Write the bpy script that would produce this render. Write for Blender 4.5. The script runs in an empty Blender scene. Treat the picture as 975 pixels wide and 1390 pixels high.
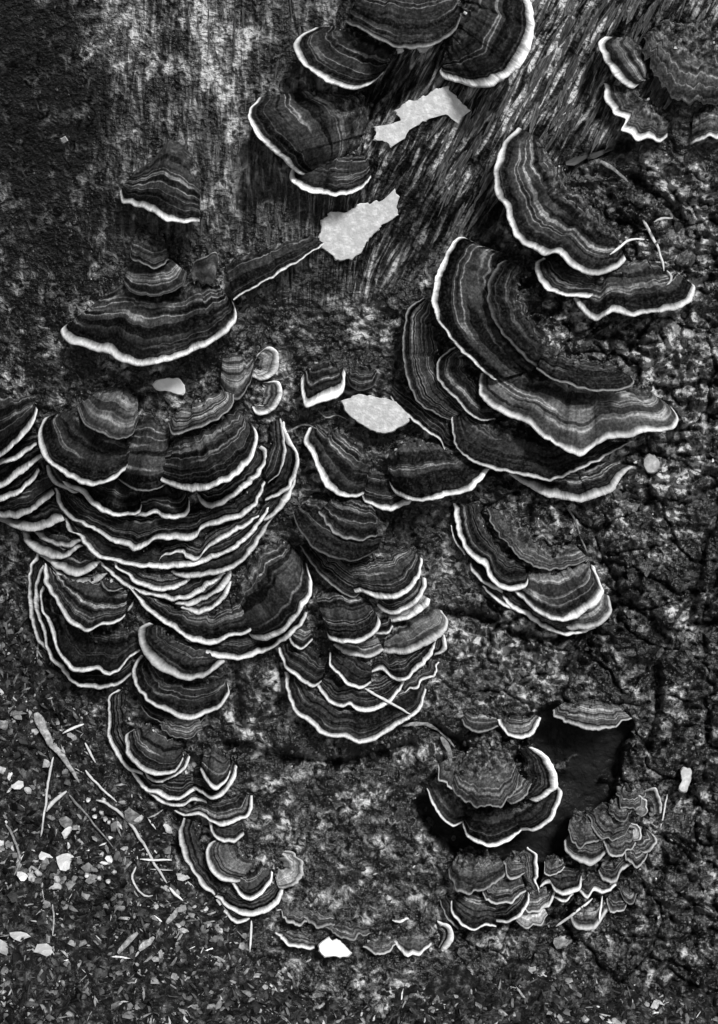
import bpy, math, random
import numpy as np
from mathutils import Vector

random.seed(7)
rng = np.random.default_rng(7)
scene = bpy.context.scene
col = scene.collection

# ------------------------------------------------------------------ camera
# world: x right, y away from the viewer, z up; the trunk face leans back 25 degrees from the vertical
FRAME_W = 0.30                                   # metres across the picture at the trunk face
S = FRAME_W / 975.0                              # metres per photograph pixel at the face
DIST = 0.72
Q = np.array([0.0, 0.0, 0.30])                   # middle of the trunk face
EL = math.radians(50)
FWD = np.array([0.0, math.cos(EL), -math.sin(EL)])
RIGHT = np.array([1.0, 0.0, 0.0])
UP = np.array([0.0, math.sin(EL), math.cos(EL)])
CAM = Q - FWD * DIST
NE = math.radians(25)
NRM = np.array([0.0, -math.cos(NE), math.sin(NE)])   # outward normal of the mean trunk face
cam_d = bpy.data.cameras.new('camera')
cam = bpy.data.objects.new('camera', cam_d)
col.objects.link(cam)
cam.location = CAM
cam.rotation_euler = (math.radians(90) - EL, 0, 0)
cam_d.sensor_fit = 'HORIZONTAL'
cam_d.sensor_width = 36
cam_d.lens = 36 * DIST / FRAME_W
cam_d.clip_start = 0.02
cam_d.clip_end = 200
scene.camera = cam

# ------------------------------------------------------------------ sky, sun, exposure (a black and white photograph)
SUN_DIR = Vector((0.26, -0.23, 0.94)).normalized()
world = bpy.data.worlds.new('World')
scene.world = world
world.use_nodes = True
wn, wl = world.node_tree.nodes, world.node_tree.links
wn.clear()
w_out = wn.new('ShaderNodeOutputWorld'); w_bg = wn.new('ShaderNodeBackground')
w_sky = wn.new('ShaderNodeTexSky'); w_bw = wn.new('ShaderNodeRGBToBW')
w_sky.sky_type = 'NISHITA'; w_sky.sun_disc = False
w_sky.sun_elevation = math.asin(SUN_DIR.z)
w_sky.sun_rotation = math.atan2(SUN_DIR.x, SUN_DIR.y)
w_bg.inputs['Strength'].default_value = 0.05
wl.new(w_sky.outputs[0], w_bw.inputs[0]); wl.new(w_bw.outputs[0], w_bg.inputs[0]); wl.new(w_bg.outputs[0], w_out.inputs[0])
sun_d = bpy.data.lights.new('sun', 'SUN')
sun = bpy.data.objects.new('sun', sun_d); col.objects.link(sun)
sun_d.energy = 1.5; sun_d.angle = math.radians(11); sun_d.color = (1, 1, 1)
sun.rotation_euler = SUN_DIR.to_track_quat('Z', 'Y').to_euler()
sun.location = (0.3, -0.3, 2)
vs = scene.view_settings
vs.view_transform = 'Standard'; vs.look = 'None'; vs.gamma = 1.0; vs.use_curve_mapping = False
vs.exposure = 1.68
scene.display_settings.display_device = 'sRGB'

# ------------------------------------------------------------------ noise
def _h(ix, iy, seed):
    n = (ix.astype(np.int64) * 374761393 + iy.astype(np.int64) * 668265263 + int(seed) * 974634777) & 0xffffffff
    n = ((n ^ (n >> 13)) * 1274126177) & 0xffffffff
    n = n ^ (n >> 16)
    return (n & 0xffffff) / float(0xffffff)
def vnoise(x, y, seed=0):
    x = np.asarray(x, float); y = np.asarray(y, float)
    ix = np.floor(x); iy = np.floor(y); fx = x - ix; fy = y - iy
    ux = fx * fx * (3 - 2 * fx); uy = fy * fy * (3 - 2 * fy)
    a = _h(ix, iy, seed); b = _h(ix + 1, iy, seed); c = _h(ix, iy + 1, seed); d = _h(ix + 1, iy + 1, seed)
    return (a + (b - a) * ux) * (1 - uy) + (c + (d - c) * ux) * uy - 0.5
def fbm(x, y, seed=0, octv=4, gain=0.5):
    s = 0; a = 1.0; f = 1.0
    for i in range(octv):
        s = s + a * vnoise(np.asarray(x) * f + 17.3 * i, np.asarray(y) * f - 9.1 * i, seed + i * 13)
        a *= gain; f *= 2.03
    return s
def worley(x, y, seed=0):
    x = np.asarray(x, float); y = np.asarray(y, float)
    ix = np.floor(x); iy = np.floor(y)
    f1 = np.full(x.shape, 9.0); f2 = np.full(x.shape, 9.0)
    for dx in (-1, 0, 1):
        for dy in (-1, 0, 1):
            jx = ix + dx; jy = iy + dy
            d = np.hypot(jx + _h(jx, jy, seed) - x, jy + _h(jx, jy, seed + 5) - y)
            f2 = np.minimum(f2, np.maximum(f1, d)); f1 = np.minimum(f1, d)
    return f1, f2
def sstep(a, b, x):
    t = np.clip((np.asarray(x, float) - a) / (b - a), 0, 1)
    return t * t * (3 - 2 * t)

# ------------------------------------------------------------------ the trunk face: a chart (u, v) in photograph pixels and a height above the mean face
def P3(u, v, h):
    u = np.asarray(u, float); v = np.asarray(v, float); h = np.asarray(h, float)
    d = FWD[None, :] + ((u.reshape(-1, 1) - 487.5) * S / DIST) * RIGHT[None, :] + ((695 - v.reshape(-1, 1)) * S / DIST) * UP[None, :]
    s = (h.reshape(-1) - float((CAM - Q) @ NRM)) / (d @ NRM)
    return CAM[None, :] + s[:, None] * d
def poly_dist(u, v, pts):
    best = np.full(np.shape(u), 1e9)
    for (x0, y0), (x1, y1) in zip(pts[:-1], pts[1:]):
        dx, dy = x1 - x0, y1 - y0
        t = np.clip(((u - x0) * dx + (v - y0) * dy) / (dx * dx + dy * dy + 1e-9), 0, 1)
        best = np.minimum(best, np.hypot(u - x0 - t * dx, v - y0 - t * dy))
    return best
def HB(u, v):
    """large shape: rounds away to the left and right, flares out towards the ground"""
    u = np.asarray(u, float); v = np.asarray(v, float)
    l = np.maximum(0, (330 - u) * S); r = np.maximum(0, (u - 820) * S); b = np.clip((v - 980) * S, 0, 0.3)
    up = sstep(650, 150, v)
    h = -(5.0 + 3.5 * up) * l * l - 2.0 * r * r + 2.6 * b * b
    h = h + 0.010 * fbm(u / 330, v / 330, 3, 2) + 0.004 * fbm(u / 110, v / 110, 9, 2)
    return h
HOLLOW = [(765, 1000), (812, 1008), (796, 1050), (768, 1100), (725, 1142)]
HOLLOW2 = [(725, 1142), (655, 1160), (600, 1125), (583, 1095)]
CRACKS = [[(820, 790), (845, 815), (880, 835), (905, 870), (935, 850), (975, 842), (1040, 838)],
          [(905, 870), (890, 900), (893, 960), (880, 1010)], [(935, 845), (950, 790), (955, 740), (975, 700)],
          [(845, 815), (790, 840), (760, 870)], [(600, 830), (650, 838), (700, 860), (760, 870)],
          [(383, 905), (385, 940), (372, 962), (350, 975)], [(318, 900), (322, 950), (330, 985)], [(310, 1010), (400, 1030), (470, 1035), (560, 1010)],
          [(745, 240), (800, 215), (850, 195)], [(860, 240), (900, 270), (930, 300)], [(925, 430), (960, 380), (985, 350)], [(590, 990), (625, 1010), (640, 1040)]]
def masks(u, v):
    wob = 60 * fbm(u / 90, v / 90, 21, 3)
    edge = np.interp(u, [0, 300, 400, 480, 640, 860, 975], [330, 330, 420, 420, 330, 190, 60])
    fib = sstep(40, -40, v + wob - edge) * sstep(90, 190, u + wob * 0.6)
    diag = sstep(380, 520, u)
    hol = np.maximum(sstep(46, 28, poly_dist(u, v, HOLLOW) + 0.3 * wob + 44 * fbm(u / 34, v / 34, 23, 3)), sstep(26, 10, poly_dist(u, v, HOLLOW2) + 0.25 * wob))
    lump = sstep(560, 700, u + 0.5 * wob) * sstep(180, 330, v) * (1 - fib) * (1 - hol)
    return fib, diag, hol, lump
FLAT = [([(520, 185), (545, 168), (580, 150), (622, 148)], 20), ([(455, 325), (490, 305), (535, 272)], 26), ([(215, 523), (245, 525)], 14)]
def detail(u, v):
    fib, diag, hol, lump = masks(u, v)
    wx = u + 9 * fbm(u / 50, v / 50, 31, 3); wy = v + 9 * fbm(u / 50, v / 50, 32, 3)
    sv = fbm(wx / 7.0, wy / 60.0, 41, 3)
    c, s = math.cos(math.radians(62)), math.sin(math.radians(62))
    al = wx * c - wy * s; ac = wx * s + wy * c
    sd = fbm(ac / 7.0, al / 55.0, 43, 3)
    streak = sv * (1 - diag) + sd * diag
    hf = (0.0018 + 0.0020 * diag) * streak + 0.0009 * fbm(u / 5, v / 5, 45, 2)
    f1, f2 = worley(wx / 26, wy / 20, 51)
    plates = np.minimum(f2 - f1, 0.45) / 0.45
    g1, g2 = worley(wx / 8, wy / 7, 53)
    rg = 1 - np.abs(2 * fbm(wx / 11, wy / 9, 54, 3))
    hl = 0.0060 * (plates - 0.6) * sstep(-0.25, 0.2, fbm(u / 80, v / 80, 58, 2)) + 0.0016 * (0.5 - g1) + 0.0064 * fbm(u / 30, v / 26, 55, 4) - 0.0008 + 0.0022 * (rg - 0.7)
    b1, b2 = worley((u + 34 * fbm(u / 60, v / 60, 131, 4)) / 88, (v + 34 * fbm(u / 60, v / 60, 133, 4)) / 62, 135)
    hl = hl - 0.0055 * np.exp(-((b2 - b1) / 0.05) ** 2)
    g3, _ = worley(wx / 11, wy / 10, 57)
    hm = 0.0056 * fbm(u / 32, v / 28, 59, 4) - 0.0006 + 0.0018 * (0.5 - g3) + 0.0012 * fbm(u / 4.5, v / 4.5, 61, 2)
    leftsmooth = sstep(330, 180, u) * sstep(600, 450, v)
    hm = hm * (1 - 0.6 * leftsmooth)
    d = fib * hf + lump * hl + (1 - fib - lump).clip(0, 1) * hm
    for k, cr in enumerate(CRACKS):
        dd = poly_dist(u, v, cr) + 5 * fbm(u / 12, v / 12, 70 + k, 2)
        d = d - 0.0075 * np.exp(-(dd / 4.6) ** 2) - 0.002 * np.exp(-(dd / 12) ** 2)
    for pl, w_ in FLAT: d = d * (1 - sstep(w_ + 8, w_ - 4, poly_dist(u, v, pl)))
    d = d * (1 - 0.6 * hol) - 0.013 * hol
    d = d + 0.007 * np.exp(-(((u - 662) / 30) ** 2 + ((v - 1025) / 26) ** 2))
    d = d - 0.004 * np.exp(-((poly_dist(u, v, [(590, 100), (500, 125), (470, 150)])) / 16) ** 2)
    return d
TINTS = [(60, 150, 90, 230, 0.35), (20, 450, 70, 60, 0.9), (165, 30, 45, 70, 2.2), (275, 60, 55, 80, 2.4), (325, 200, 25, 130, 2.6), (250, 330, 80, 60, 0.6),
         (600, 290, 110, 60, 0.55), (770, 90, 130, 90, 2.6), (660, 180, 60, 110, 1.9), (560, 190, 50, 30, 1.8), (900, 90, 70, 90, 0.45), (830, 240, 60, 50, 0.5),
         (930, 330, 60, 110, 2.2), (900, 560, 80, 90, 2.1), (930, 470, 60, 60, 2.4), (770, 460, 60, 40, 1.8), (880, 660, 70, 40, 1.8), (740, 720, 60, 50, 1.3), (850, 760, 60, 70, 1.7), (860, 880, 60, 40, 0.5),
         (690, 910, 90, 60, 2.3), (620, 800, 50, 60, 1.5), (350, 940, 40, 60, 1.5), (500, 1120, 120, 90, 1.25), (930, 1180, 80, 120, 1.3), (480, 430, 60, 60, 0.8), (530, 450, 60, 30, 1.7), (630, 970, 40, 20, 0.4), (560, 720, 50, 40, 0.6)]
def tint(u, v):
    wu = u + 60 * fbm(u / 70, v / 70, 301, 3); wv = v + 60 * fbm(u / 70, v / 70, 303, 3)
    t = np.zeros(np.shape(u)); fi_n = fbm(u / 16, v / 16, 305, 3)
    for x, y, rx, ry, f in TINTS:
        t = t + math.log(f) * sstep(0.22, 0.60, np.exp(-(((wu - x) / rx) ** 2 + ((wv - y) / ry) ** 2)) + 0.30 * fi_n)
    return np.exp(np.clip(t, -1.6, 1.1))
def HT(u, v):
    return HB(u, v) + detail(np.asarray(u, float), np.asarray(v, float))
def ground_d(u, v):
    d1 = (-(u - 0) * 0.85 + (v - 748) * 0.53)
    d2 = (v - 1322 - 20 * np.sin(u / 70.0)) * 0.8
    k = 40.0
    return k * np.logaddexp(d1 / k, d2 / k) * S
def HG(u, v):
    u = np.asarray(u, float); v = np.asarray(v, float)
    d = ground_d(u, v)
    h = HB(u, v) * sstep(0.25, 0.0, d) + np.clip(d, -0.02, 2) * 0.62 - 0.003
    return h + 0.010 * fbm(u / 70, v / 70, 81, 3) + 0.003 * fbm(u / 14, v / 14, 83, 3)

# ------------------------------------------------------------------ materials
def new_mat(name):
    m = bpy.data.materials.new(name); m.use_nodes = True
    nt = m.node_tree; nt.nodes.clear()
    out = nt.nodes.new('ShaderNodeOutputMaterial'); b = nt.nodes.new('ShaderNodeBsdfPrincipled')
    nt.links.new(b.outputs[0], out.inputs[0])
    return m, nt, b
class G:
    """small helper for building node graphs"""
    def __init__(s, nt): s.nt = nt
    def n(s, t, **kw):
        nd = s.nt.nodes.new(t)
        for k, v in kw.items(): setattr(nd, k, v)
        return nd
    def set(s, sock, v):
        if isinstance(v, bpy.types.NodeSocket): s.nt.links.new(v, sock)
        else: sock.default_value = v
    def math(s, op, a, b=0.0, c=0.0, clamp=False):
        nd = s.n('ShaderNodeMath', operation=op, use_clamp=clamp)
        s.set(nd.inputs[0], a); s.set(nd.inputs[1], b); s.set(nd.inputs[2], c)
        return nd.outputs[0]
    def vec(s, x, y, z=0.0):
        nd = s.n('ShaderNodeCombineXYZ')
        s.set(nd.inputs[0], x); s.set(nd.inputs[1], y); s.set(nd.inputs[2], z)
        return nd.outputs[0]
    def noise(s, vec, scale, detail=3.0, rough=0.55, dist=0.0):
        nd = s.n('ShaderNodeTexNoise'); s.set(nd.inputs['Vector'], vec)
        nd.inputs['Scale'].default_value = scale; nd.inputs['Detail'].default_value = detail
        nd.inputs['Roughness'].default_value = rough; nd.inputs['Distortion'].default_value = dist
        return nd.outputs[0]
    def ramp(s, fac, stops, interp='LINEAR'):
        nd = s.n('ShaderNodeValToRGB'); r = nd.color_ramp; r.interpolation = interp
        while len(r.elements) < len(stops): r.elements.new(0.5)
        for e, (p, c) in zip(r.elements, stops): e.position = p; e.color = (c, c, c, 1)
        s.set(nd.inputs[0], fac); return nd.outputs[0]
    def rng(s, x, a, b, c, d):
        nd = s.n('ShaderNodeMapRange'); s.set(nd.inputs[0], x)
        for i, q in enumerate((a, b, c, d)): nd.inputs[i + 1].default_value = q
        return nd.outputs[0]
    def mix(s, f, a, b):
        nd = s.n('ShaderNodeMix', data_type='FLOAT'); s.set(nd.inputs[0], f); s.set(nd.inputs[2], a); s.set(nd.inputs[3], b)
        return nd.outputs[0]
    def bump(s, h, dist, strength=1.0):
        nd = s.n('ShaderNodeBump'); nd.inputs['Distance'].default_value = dist; nd.inputs['Strength'].default_value = strength
        s.set(nd.inputs['Height'], h); return nd.outputs[0]
    def sep(s, v):
        nd = s.n('ShaderNodeSeparateXYZ'); s.set(nd.inputs[0], v); return nd.outputs
    def grey(s, x):
        nd = s.n('ShaderNodeCombineColor')
        for i in range(3): s.set(nd.inputs[i], x)
        return nd.outputs[0]

def cap_material(name, lo, mid, hi, speck=0.5, edge=0.2, moss=0.0):
    """zoned cap: dark and light belts that follow the edge, silky radial fibres, a grown-over mossy root"""
    m, nt, b = new_mat(name); g = G(nt)
    uv = g.sep(g.n('ShaderNodeUVMap', uv_map='cap').outputs[0]); u, v = uv[0], uv[1]
    seed = g.math('MULTIPLY', g.n('ShaderNodeObjectInfo').outputs['Random'], 80.0)
    obj = g.n('ShaderNodeTexCoord').outputs['Object']
    wob = g.noise(g.vec(g.math('MULTIPLY', u, 2.4), g.math('MULTIPLY', v, 2.0), seed), 1.0, 2, 0.5)
    v2 = g.math('ADD', v, g.math('MULTIPLY', g.math('SUBTRACT', wob, 0.5), 0.10))
    band = g.noise(g.vec(g.math('MULTIPLY', v2, g.rng(g.n('ShaderNodeObjectInfo').outputs['Random'], 0.0, 1.0, 4.0, 7.5)), g.math('MULTIPLY', u, 0.22), seed), 1.0, 1.2, 0.55)
    fine = g.noise(g.vec(g.math('MULTIPLY', v2, 26.0), g.math('MULTIPLY', u, 0.8), seed), 1.0, 1.0, 0.5)
    bb = g.math('ADD', band, g.math('MULTIPLY', g.math('SUBTRACT', fine, 0.5), 0.07))
    c = g.ramp(bb, [(0.33, lo), (0.42, lo * 1.4), (0.455, mid), (0.52, mid * 0.75), (0.56, mid * 1.2), (0.585, hi), (0.61, mid * 1.1), (0.66, lo * 1.5), (0.74, lo)])
    fib = g.noise(g.vec(g.math('MULTIPLY', u, 30.0), g.math('MULTIPLY', v, 1.6), seed), 1.0, 2, 0.55)
    c = g.math('MULTIPLY', c, g.rng(fib, 0.3, 0.7, 0.72, 1.3))
    sp = g.noise(obj, 900.0, 3, 0.65)
    speck *= 0.7
    c = g.math('MULTIPLY', c, g.rng(sp, 0.35, 0.68, 1.0 - speck, 1.0 + speck * 1.3))
    cl = g.noise(obj, 75.0, 3, 0.6)
    c = g.math('MULTIPLY', c, g.rng(cl, 0.35, 0.65, 0.45, 1.6))
    ed = g.rng(g.math('ADD', v, g.math('MULTIPLY', g.math('SUBTRACT', wob, 0.5), 0.12)), 0.74, 0.92, 1.0, edge)
    c = g.math('MULTIPLY', c, ed)
    mot = g.noise(obj, 420.0, 4, 0.7)
    mc = g.ramp(mot, [(0.38, 0.006), (0.50, 0.035), (0.58, 0.11), (0.68, 0.26)])
    mm = g.rng(g.math('ADD', v, g.math('MULTIPLY', g.math('SUBTRACT', cl, 0.5), 1.1)), 0.10 + moss, 0.32 + moss * 1.25, 1.0, 0.0)
    c = g.mix(mm, c, mc)
    nt.links.new(g.grey(c), b.inputs['Base Color'])
    nt.links.new(g.rng(sp, 0.35, 0.65, 0.38, 0.68), b.inputs['Roughness'])
    nt.links.new(g.rng(sp, 0.48, 0.68, 0.03, 0.28), b.inputs['Specular IOR Level'])
    hgt = g.math('ADD', g.math('MULTIPLY', bb, 0.8), g.math('ADD', g.math('MULTIPLY', fib, 0.22), g.math('MULTIPLY', sp, 0.45)))
    hgt = g.math('ADD', hgt, g.math('MULTIPLY', mm, g.math('MULTIPLY', mot, 1.6)))
    nt.links.new(g.bump(hgt, 0.0010, 0.8), b.inputs['Normal'])
    return m
CAPS = {'dark': cap_material('cap_dark', 0.003, 0.019, 0.13), 'mid': cap_material('cap_mid', 0.004, 0.036, 0.20, 0.6, 0.15),
        'grey': cap_material('cap_grey', 0.016, 0.095, 0.26, 0.5, 0.4), 'pale': cap_material('cap_pale', 0.14, 0.24, 0.40, 0.4, 0.8, -0.6),
        'black': cap_material('cap_black', 0.003, 0.012, 0.06, 0.6, 0.3), 'moss': cap_material('cap_moss', 0.012, 0.06, 0.20, 0.7, 0.4, 0.30)}
def margin_material(name, top, low):
    m, nt, b = new_mat(name); g = G(nt)
    uv = g.sep(g.n('ShaderNodeUVMap', uv_map='cap').outputs[0]); u, v = uv[0], uv[1]
    seed = g.math('MULTIPLY', g.n('ShaderNodeObjectInfo').outputs['Random'], 80.0)
    obj = g.n('ShaderNodeTexCoord').outputs['Object']
    fib = g.noise(g.vec(g.math('MULTIPLY', u, 30.0), g.math('MULTIPLY', v, 1.2), seed), 1.0, 3, 0.6)
    cl = g.noise(obj, 160.0, 3, 0.6)
    f = g.math('ADD', v, g.math('MULTIPLY', g.math('SUBTRACT', fib, 0.5), 0.38))
    f = g.math('ADD', f, g.math('MULTIPLY', g.math('SUBTRACT', cl, 0.5), 0.35))
    c = g.ramp(f, [(0.0, low * 0.12), (0.20, low * 0.5), (0.40, low), (0.62, top), (1.0, top)])
    c = g.math('MULTIPLY', c, g.rng(g.noise(obj, 700.0, 3, 0.6), 0.3, 0.7, 0.80, 1.10))
    c = g.math('MAXIMUM', c, g.rng(v, 0.84, 0.93, 0.0, min(0.85, top * 1.25)))
    st = g.noise(obj, 38.0, 4, 0.65)
    c = g.math('MULTIPLY', c, g.rng(st, 0.34, 0.46, 0.55, 1.0))
    c = g.math('MULTIPLY', c, g.rng(g.n('ShaderNodeObjectInfo').outputs['Random'], 0.0, 1.0, 0.70, 1.0))
    nt.links.new(g.grey(c), b.inputs['Base Color'])
    b.inputs['Roughness'].default_value = 0.7; b.inputs['Specular IOR Level'].default_value = 0.2
    nt.links.new(g.bump(g.math('ADD', fib, cl), 0.0007, 0.8), b.inputs['Normal'])
    return m
RIMS = {'white': margin_material('margin_white', 0.82, 0.50), 'soft': margin_material('margin_soft', 0.52, 0.30),
        'grey': margin_material('margin_grey', 0.25, 0.12), 'dull': margin_material('margin_dull', 0.09, 0.05)}
def simple_material(name, lo, hi, scale, rough=0.7, spec=0.12, bump=0.0005, aspect=None):
    m, nt, b = new_mat(name); g = G(nt)
    obj = g.n('ShaderNodeTexCoord').outputs['Object']
    if aspect:
        o = g.sep(obj); obj = g.vec(g.math('MULTIPLY', o[0], aspect[0]), g.math('MULTIPLY', o[1], aspect[1]), g.math('MULTIPLY', o[2], aspect[2]))
    rnd = g.n('ShaderNodeObjectInfo').outputs['Random']
    a = g.noise(obj, scale, 4, 0.62)
    c = g.ramp(a, [(0.3, lo), (0.5, (lo + hi) / 2.3), (0.7, hi)])
    c = g.math('MULTIPLY', c, g.rng(rnd, 0, 1, 0.65, 1.3))
    nt.links.new(g.grey(c), b.inputs['Base Color'])
    b.inputs['Roughness'].default_value = rough; b.inputs['Specular IOR Level'].default_value = spec
    nt.links.new(g.bump(g.noise(obj, scale * 2.5, 3, 0.6), bump, 0.8), b.inputs['Normal'])
    return m
M_PORE = simple_material('pore_surface', 0.35, 0.55, 900)
M_PALE = simple_material('pale_crust', 0.34, 0.60, 420, 0.8, 0.1, 0.0004)
M_WHITE = simple_material('white_crust', 0.70, 0.82, 160, 0.8, 0.1, 0.0003)
M_STRAW = simple_material('straw', 0.45, 0.70, 400, 0.6)
M_DARKSTRAW = simple_material('dark_straw', 0.06, 0.18, 400, 0.6)
M_WOOD = simple_material('split_wood', 0.08, 0.40, 520, 0.65)
M_FLAKE = simple_material('bark_flake', 0.004, 0.16, 2.6, 0.5, 0.25, 0.25)
M_FIBRE = simple_material('wood_fibre', 0.02, 0.42, 1.6, 0.6, 0.15, 0.05, (1.5, 14, 14))
M_LEAF = simple_material('dead_leaf', 0.05, 0.36, 420, 0.6, 0.12)

def trunk_material():
    m, nt, b = new_mat('bark'); g = G(nt)
    ch = g.sep(g.n('ShaderNodeUVMap', uv_map='chart').outputs[0])
    fb = g.sep(g.n('ShaderNodeUVMap', uv_map='fibre').outputs[0])
    vc = g.n('ShaderNodeVertexColor', layer_name='mask')
    ms = g.n('ShaderNodeSeparateColor'); nt.links.new(vc.outputs[0], ms.inputs[0])
    fib, hol, lump = ms.outputs[0], ms.outputs[1], ms.outputs[2]
    tnt = g.n('ShaderNodeAttribute', attribute_name='tint').outputs['Fac']
    cv = g.vec(ch[0], ch[1])
    grain = g.noise(g.vec(g.math('MULTIPLY', fb[0], 13.0), g.math('MULTIPLY', fb[1], 2.2), 1.3), 1.0, 4, 0.62, 0.6)
    patch = g.noise(cv, 1.9, 4, 0.62)
    c1 = g.ramp(grain, [(0.40, 0.004), (0.49, 0.022), (0.55, 0.10), (0.64, 0.32)])
    mot = g.noise(cv, 8.5, 4, 0.62, 0.6)
    big = g.noise(cv, 3.0, 4, 0.58, 0.7)
    c2 = g.ramp(big, [(0.38, 0.004), (0.46, 0.012), (0.50, 0.035), (0.545, 0.070), (0.56, 0.12), (0.66, 0.21)])
    c2 = g.math('MULTIPLY', c2, g.ramp(mot, [(0.38, 0.05), (0.455, 0.28), (0.47, 0.8), (0.55, 1.15), (0.57, 1.9), (0.66, 2.7)]))
    c2 = g.math('ADD', c2, g.math('MULTIPLY', g.rng(tnt, 1.2, 2.4, 0.0, 0.05), g.rng(mot, 0.42, 0.56, 0.1, 1.0)))
    c = g.mix(fib, c2, c1)
    c = g.math('MULTIPLY', c, g.ramp(patch, [(0.34, 0.35), (0.47, 0.75), (0.53, 1.2), (0.66, 1.7)]))
    # wormy glints of the wet bark, painted into its colour as thin pale lines
    rd = g.noise(cv, 17.0, 3, 0.6, 0.8)
    line = g.rng(g.math('ABSOLUTE', g.math('SUBTRACT', rd, 0.5)), 0.0, 0.028, 1.0, 0.0)
    fl = g.noise(cv, 24.0, 2, 0.5)
    line = g.math('MULTIPLY', line, g.rng(fl, 0.50, 0.60, 0.0, 1.0))
    c = g.math('ADD', c, g.math('MULTIPLY', g.math('MULTIPLY', line, g.math('SUBTRACT', 1.0, fib)), 0.16))
    c = g.math('MINIMUM', g.math('MULTIPLY', c, tnt), 0.50)
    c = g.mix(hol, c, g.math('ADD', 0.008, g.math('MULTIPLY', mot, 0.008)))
    nt.links.new(g.grey(c), b.inputs['Base Color'])
    r = g.noise(cv, 22.0, 3, 0.6)
    nt.links.new(g.rng(r, 0.35, 0.65, 0.22, 0.55), b.inputs['Roughness'])
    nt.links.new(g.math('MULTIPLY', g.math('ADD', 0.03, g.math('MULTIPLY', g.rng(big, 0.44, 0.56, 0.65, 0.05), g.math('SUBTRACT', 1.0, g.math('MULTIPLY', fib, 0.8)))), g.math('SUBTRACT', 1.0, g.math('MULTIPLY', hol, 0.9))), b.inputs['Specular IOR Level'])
    hgt = g.math('ADD', g.math('MULTIPLY', mot, g.math('SUBTRACT', 1.0, fib)), g.math('MULTIPLY', grain, fib))
    hgt = g.math('ADD', hgt, g.math('MULTIPLY', fl, 0.5))
    hgt = g.math('MULTIPLY', hgt, g.math('SUBTRACT', 1.0, g.math('MULTIPLY', hol, 0.6)))
    nt.links.new(g.bump(hgt, 0.0030, 1.0), b.inputs['Normal'])
    return m
M_BARK = trunk_material()
def tone_material(name, rough=0.6, spec=0.10):
    """albedo carried by each chip (attribute tone), varied by noise"""
    m, nt, b = new_mat(name); g = G(nt)
    t = g.n('ShaderNodeAttribute', attribute_name='tone').outputs['Fac']
    obj = g.n('ShaderNodeTexCoord').outputs['Object']
    c = g.math('MULTIPLY', t, g.rng(g.noise(obj, 700.0, 3, 0.6), 0.3, 0.7, 0.5, 1.45))
    nt.links.new(g.grey(c), b.inputs['Base Color'])
    b.inputs['Roughness'].default_value = rough; b.inputs['Specular IOR Level'].default_value = spec
    nt.links.new(g.bump(g.noise(obj, 1500.0, 2), 0.0004, 0.6), b.inputs['Normal'])
    return m
M_TONE = tone_material('litter_chip')
M_CRUMB = tone_material('bark_crumb', 0.4, 0.22)
def soil_material():
    m, nt, b = new_mat('soil'); g = G(nt)
    obj = g.n('ShaderNodeTexCoord').outputs['Object']
    a = g.noise(obj, 260.0, 5, 0.7)
    c = g.ramp(a, [(0.35, 0.004), (0.5, 0.016), (0.6, 0.06), (0.72, 0.20)])
    nt.links.new(g.grey(c), b.inputs['Base Color'])
    b.inputs['Roughness'].default_value = 0.7; b.inputs['Specular IOR Level'].default_value = 0.05
    nt.links.new(g.bump(a, 0.004, 1.0), b.inputs['Normal'])
    return m
M_SOIL = soil_material()

# ------------------------------------------------------------------ mesh helpers
def tag(o, label, cat, group=None):
    o['label'] = label; o['category'] = cat
    if group: o['group'] = group
    return o
def mesh_obj(name, verts, faces, mat, parent=None, smooth=True, origin=None):
    me = bpy.data.meshes.new(name)
    vv = np.asarray(verts, float)
    if origin is not None: vv = vv - np.asarray(origin)[None, :]
    me.from_pydata(vv.tolist(), [], faces)
    if smooth: me.polygons.foreach_set('use_smooth', [True] * len(me.polygons))
    me.materials.append(mat); me.update()
    o = bpy.data.objects.new(name, me); col.objects.link(o)
    if parent is not None: o.parent = parent
    elif origin is not None: o.location = origin
    return o
def empty(name, loc):
    o = bpy.data.objects.new(name, None); col.objects.link(o)
    o.location = loc; o.empty_display_size = 0.005
    return o
def grid_faces(nu, nv, off=0, close=False):
    f = []
    for j in range(nv - 1):
        for i in range(nu if close else nu - 1):
            i2 = (i + 1) % nu
            f.append((off + j * nu + i, off + j * nu + i2, off + (j + 1) * nu + i2, off + (j + 1) * nu + i))
    return f
def curve(pts, n):
    """Catmull-Rom through pts, n samples evenly spaced along it"""
    p = np.asarray(pts, float)
    if len(p) == 1: return np.repeat(p, n, 0)
    if len(p) == 2: q = p[0] + (p[1] - p[0]) * np.linspace(0, 1, 40)[:, None]
    else:
        e = np.vstack([2 * p[0] - p[1], p, 2 * p[-1] - p[-2]]); q = []
        for i in range(1, len(e) - 2):
            for t in np.linspace(0, 1, 14, endpoint=False):
                a, b_, c, d = e[i - 1], e[i], e[i + 1], e[i + 2]
                q.append(0.5 * ((2 * b_) + (c - a) * t + (2 * a - 5 * b_ + 4 * c - d) * t * t + (3 * b_ - a - 3 * c + d) * t ** 3))
        q.append(p[-1]); q = np.array(q)
    L = np.concatenate([[0], np.cumsum(np.linalg.norm(np.diff(q, axis=0), axis=1))])
    x = np.linspace(0, L[-1], n)
    return np.stack([np.interp(x, L, q[:, k]) for k in range(q.shape[1])], 1)

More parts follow.
